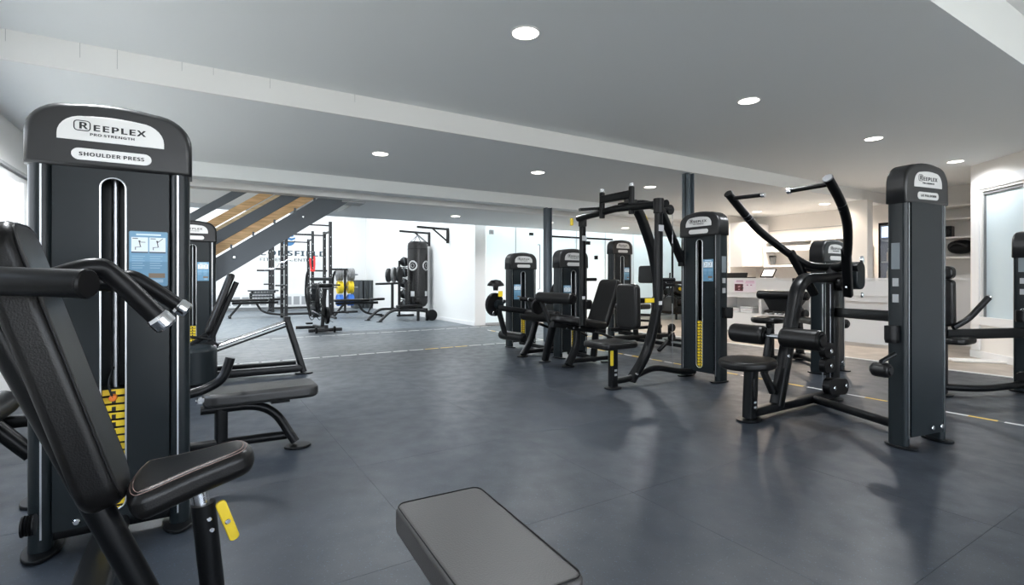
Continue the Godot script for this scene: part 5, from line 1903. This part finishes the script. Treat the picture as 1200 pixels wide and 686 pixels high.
	o = thing("tablet_stand", 8.85, 1.0, 5.42, "tilted black framed tablet on the counter behind the arm pad", "tablet")
	st = S()
	loft(st, rrect(0.26, 0.20, 0.015, 3), 0.014, 0.004, fr(V(8.85, 1.09, 5.42), Vector3(0, 0, 1), Vector3(-0.8, 0.6, 0)), 2)
	part("frame", st, mats.plastic, o)
	st = S()
	loft(st, rrect(0.21, 0.15, 0.006, 3), 0.002, 0.0005, fr(V(8.85, 1.09, 5.42) + Vector3(-0.8, 0.6, 0) * 0.008, Vector3(0, 0, 1), Vector3(-0.8, 0.6, 0)), 1)
	part("screen", st, mats.paper, o)
	st = S()
	rbox(st, 8.88, 8.98, 0.0 + 1.0, 1.03, 5.36, 5.48)
	part("foot", st, mats.steel, o)
	done()
	# shelving on the reception wall
	r = thing("wall_shelving", 9.85, 1.2, 5.0, "white wall shelves behind the reception counter, left of the pillar", "shelving")
	for h in [1.22, 1.52, 1.70]:
		st = S()
		rbox(st, 9.70, 10.0, h, h + (0.10 if h == 1.52 else 0.035), 4.3, 6.05)
		part("shelf", st, mats.counter, r)
	for vv in [4.32, 5.1, 6.03]:
		st = S()
		rbox(st, 9.72, 10.0, 1.0, 1.72, vv - 0.02, vv + 0.02)
		part("upright", st, mats.counter, r)
	st = S()
	rbox(st, 9.95, 10.0, 1.72, 1.735, 4.3, 6.05)
	rbox(st, 9.97, 10.0, 1.95, 1.96, 4.3, 6.08)
	part("joint_strip", st, mats.badge, r)
	done()
	o = thing("shaker_cup", 9.82, 1.255, 5.92, "dark shaker cup on the white shelf behind the reception counter", "cup")
	st = S()
	lathe(st, V(9.82, 1.255, 5.92), Vector3.UP, [[0, 0], [0, 0.045], [0.16, 0.062], [0.16, 0.0]], 20)
	part("body", st, mats.matgrey, o)
	st = S()
	lathe(st, V(9.82, 1.415, 5.92), Vector3.UP, [[0, 0.066], [0.03, 0.066], [0.035, 0.05], [0.035, 0]], 20)
	part("lid", st, mats.plastic, o)
	done()
	o = thing("figurine", 9.82, 1.255, 5.32, "tiny dark ornament on the white shelf, right of the shaker cup", "ornament")
	st = S()
	lathe(st, V(9.82, 1.255, 5.32), Vector3.UP, [[0, 0], [0, 0.06], [0.02, 0.055], [0.06, 0.02], [0.10, 0.022], [0.12, 0.0]], 14)
	part("body", st, mats.matgrey, o)
	done()
	r = thing("wall_cupboard", 9.5, 1.22, 6.25, "white wall cupboard left of the reception shelves", "cupboard")
	st = S()
	rbox(st, 9.12, 9.98, 1.22, 2.10, 6.12, 6.40)
	part("carcass", st, mats.counter, r)
	for u in [[9.13, 9.54], [9.56, 9.97]]:
		st = S()
		rbox(st, u[0], u[1], 1.24, 2.08, 6.10, 6.12)
		part("cupboard_door", st, mats.counter, r)
	done()
	# drinks fridge and the shelf niche right of the pillar
	r = thing("drinks_fridge", 9.72, 0, 3.72, "black drinks fridge with lit shelves beside the reception pillar", "fridge")
	st = S()
	rbox(st, 9.98, 9.50, 0.0, 0.60, 3.52, 3.93)
	rbox(st, 9.95, 9.98, 0.6, 1.90, 3.52, 3.93)
	rbox(st, 9.50, 9.98, 1.86, 1.90, 3.52, 3.93)
	rbox(st, 9.50, 9.98, 0.6, 1.90, 3.52, 3.55)
	rbox(st, 9.50, 9.98, 0.6, 1.90, 3.90, 3.93)
	part("cabinet", st, mats.plastic, r)
	st = S()
	rbox(st, 9.93, 9.94, 0.62, 1.84, 3.56, 3.90)
	part("lit_back", st, mats.fridgeglow, r)
	st = S()
	rbox(st, 9.53, 9.54, 1.66, 1.84, 3.56, 3.90)
	part("header_panel", st, mats.fridgeglow, r)
	for h in [0.95, 1.25, 1.6]:
		st = S()
		rbox(st, 9.53, 9.93, h, h + 0.02, 3.55, 3.90)
		part("fridge_shelf", st, mats.badge, r)
	st = S()
	rbox(st, 9.495, 9.503, 0.62, 1.86, 3.55, 3.90)
	part("glass_door", st, mats.glass, r)
	done()
	for i in 6:
		var h: float = [0.97, 1.27][i / 3]
		o = thing("drink_bottle", 9.62, h, 3.64 + (i % 3) * 0.095, "drink bottle on the fridge's %s shelf, %s" % [["lower", "upper"][i / 3], ["rightmost", "in the middle", "leftmost"][i % 3]], "bottle", "bottles in the drinks fridge")
		st = S()
		lathe(st, Vector3.ZERO, Vector3.UP, [[0, 0], [0, 0.033], [0.13, 0.033], [0.17, 0.014], [0.20, 0.014], [0.20, 0.0]], 14)
		part("body", st, [mats.blue, mats.paper, mats.cream][i % 3], o)
		st = S()
		cyl(st, Vector3(0, 0.20, 0), Vector3(0, 0.218, 0), 0.016, 12)
		part("cap", st, mats.white, o)
		done()
	r = thing("niche_shelving", 9.8, 1.0, 2.9, "pale shelf niche between the tall lat tower and the frosted door wall", "shelving")
	for h in [1.32, 1.62, 1.90, 2.10]:
		st = S()
		rbox(st, 9.62, 10.0, h - 0.025, h, 2.42, 3.42)
		part("shelf", st, mats.wallwarm, r)
	st = S()
	rbox(st, 9.55, 10.0, 0.96, 1.0, 2.42, 3.42)
	rbox(st, 9.57, 10.0, 0.0, 0.96, 2.42, 3.42)
	part("base_unit", st, mats.counter, r)
	done()
	for i in 2:
		o = thing("gym_bag", 9.76, 1.32, 2.95 - i * 0.32, ["black slumped bag on the niche shelf, next to the tall tower", "rounder black bag on the niche shelf, next to the frosted door"][i], "bag", "bags on the niche shelf")
		st = S()
		var pr := []
		for j in 9:
			pr.append([0.15 * (1 - cos(PI * j / 8)), 0.13 * pow(sin(PI * j / 8), 0.6)])
		lathe(st, Vector3(0, 0.185 - i * 0.020, 0.15), Vector3(0, -0.03, -1), pr, 20)
		var bg := part("body", st, mats.plastic, o)
		bg.scale = Vector3(0.9, 0.82 if i == 0 else 0.9, 1.0)
		st = S()
		tube(st, curve([Vector3(-0.10, 0.14, 0.10), Vector3(-0.14, 0.19, 0.03), Vector3(-0.14, 0.19, -0.05), Vector3(-0.10, 0.14, -0.12)], 4), 0.012, 8)
		part("strap", st, mats.iron, o)
		done()
	o = thing("small_speaker", 9.76, 1.62, 3.10, "small black box on the upper niche shelf beside the tall tower", "speaker")
	st = S()
	loft(st, rrect(0.12, 0.17, 0.015, 3), 0.12, 0.01, Transform3D(Basis(Vector3.UP, PI / 2), Vector3(0, 0.085, 0)), 2)
	part("case", st, mats.plastic, o)
	st = S()
	cyl(st, Vector3(-0.058, 0.08, 0), Vector3(-0.066, 0.08, 0), 0.042, 18, 0.002)
	part("cone", st, mats.iron, o)
	done()
	o = thing("floor_board", 8.05, 0, 2.36, "pale flat panel lying on the floor by the frosted door wall", "board")
	st = S()
	loft(st, rrect(0.62, 0.22, 0.01, 2), 0.02, 0.004, fr(Vector3(-0.1, 0.011, 0.14), Vector3(0.66, 0, 0.75), Vector3.UP), 1)
	part("panel", st, mats.wallwarm, o)
	st = S()
	loft(st, rrect(0.62, 0.02, 0.004, 2), 0.012, 0.002, fr(Vector3(-0.1, 0.026, 0.14), Vector3(0.66, 0, 0.75), Vector3.UP), 1)
	part("lip", st, mats.counter, o)
	done()
	# leather sofa near the partition
	r = thing("sofa", 10.4, 0, 8.4, "black leather sofa with a yellow dotted cushion in the far lounge", "sofa")
	st = S()
	loft(st, rrect(1.7, 0.75, 0.06, 3), 0.22, 0.05, fr(V(10.55, 0.24, 8.6), Vector3.RIGHT, Vector3.UP), 3)
	part("base", st, mats.leather, r)
	for i in 2:
		st = S()
		loft(st, rrect(0.78, 0.62, 0.08, 4), 0.16, 0.06, fr(V(10.16 + i * 0.79, 0.42, 8.52), Vector3.RIGHT, Vector3.UP), 4, 0.03)
		part("seat_cushion", st, mats.leather, r)
		st = S()
		loft(st, rrect(0.78, 0.40, 0.10, 4), 0.18, 0.07, fr(V(10.16 + i * 0.79, 0.56, 8.88), Vector3.RIGHT, Vector3(0, 0.25, 1)), 4, 0.03)
		part("back_cushion", st, mats.leather, r)
	for s in [-1.0, 1.0]:
		st = S()
		loft(st, rrect(0.75, 0.42, 0.12, 4), 0.16, 0.06, fr(V(10.55 + s * 0.86, 0.36, 8.6), Vector3(0, 0, 1), Vector3(1, 0, 0)), 4)
		part("armrest", st, mats.leather, r)
	for uu in [9.78, 11.3]:
		for vv in [8.3, 8.88]:
			st = S()
			cyl(st, V(uu, 0, vv), V(uu, 0.14, vv), 0.025, 10)
			part("leg", st, mats.plastic, r)
	done()
	o = thing("cushion", 10.08, 0.56, 8.46, "black cushion with a round yellow spot, resting on the far sofa", "cushion")
	st = S()
	loft(st, rrect(0.46, 0.30, 0.10, 4), 0.14, 0.06, fr(Vector3(0, 0.13, 0), Vector3(1, -0.25, 0), Vector3(0.1, 0.5, 1)), 4, 0.02)
	part("body", st, mats.leather, o)
	st = S()
	cyl(st, Vector3(-0.08, 0.17, 0.075), Vector3(-0.08, 0.18, 0.10), 0.045, 18)
	part("spot", st, mats.yellow, o)
	done()

func _ready() -> void:
	setup()
	setting()
	tapes()
	staircase()
	shoulder_press()
	foreground_bench()
	row_bench()
	lat_pulldown()
	pec_fly()
	leg_extension()
	leg_curl()
	leg_press()
	chest_press()
	back_machine()
	edge_right_machine()
	edge_machine()
	hall()
	boxing_corner()
	reception()
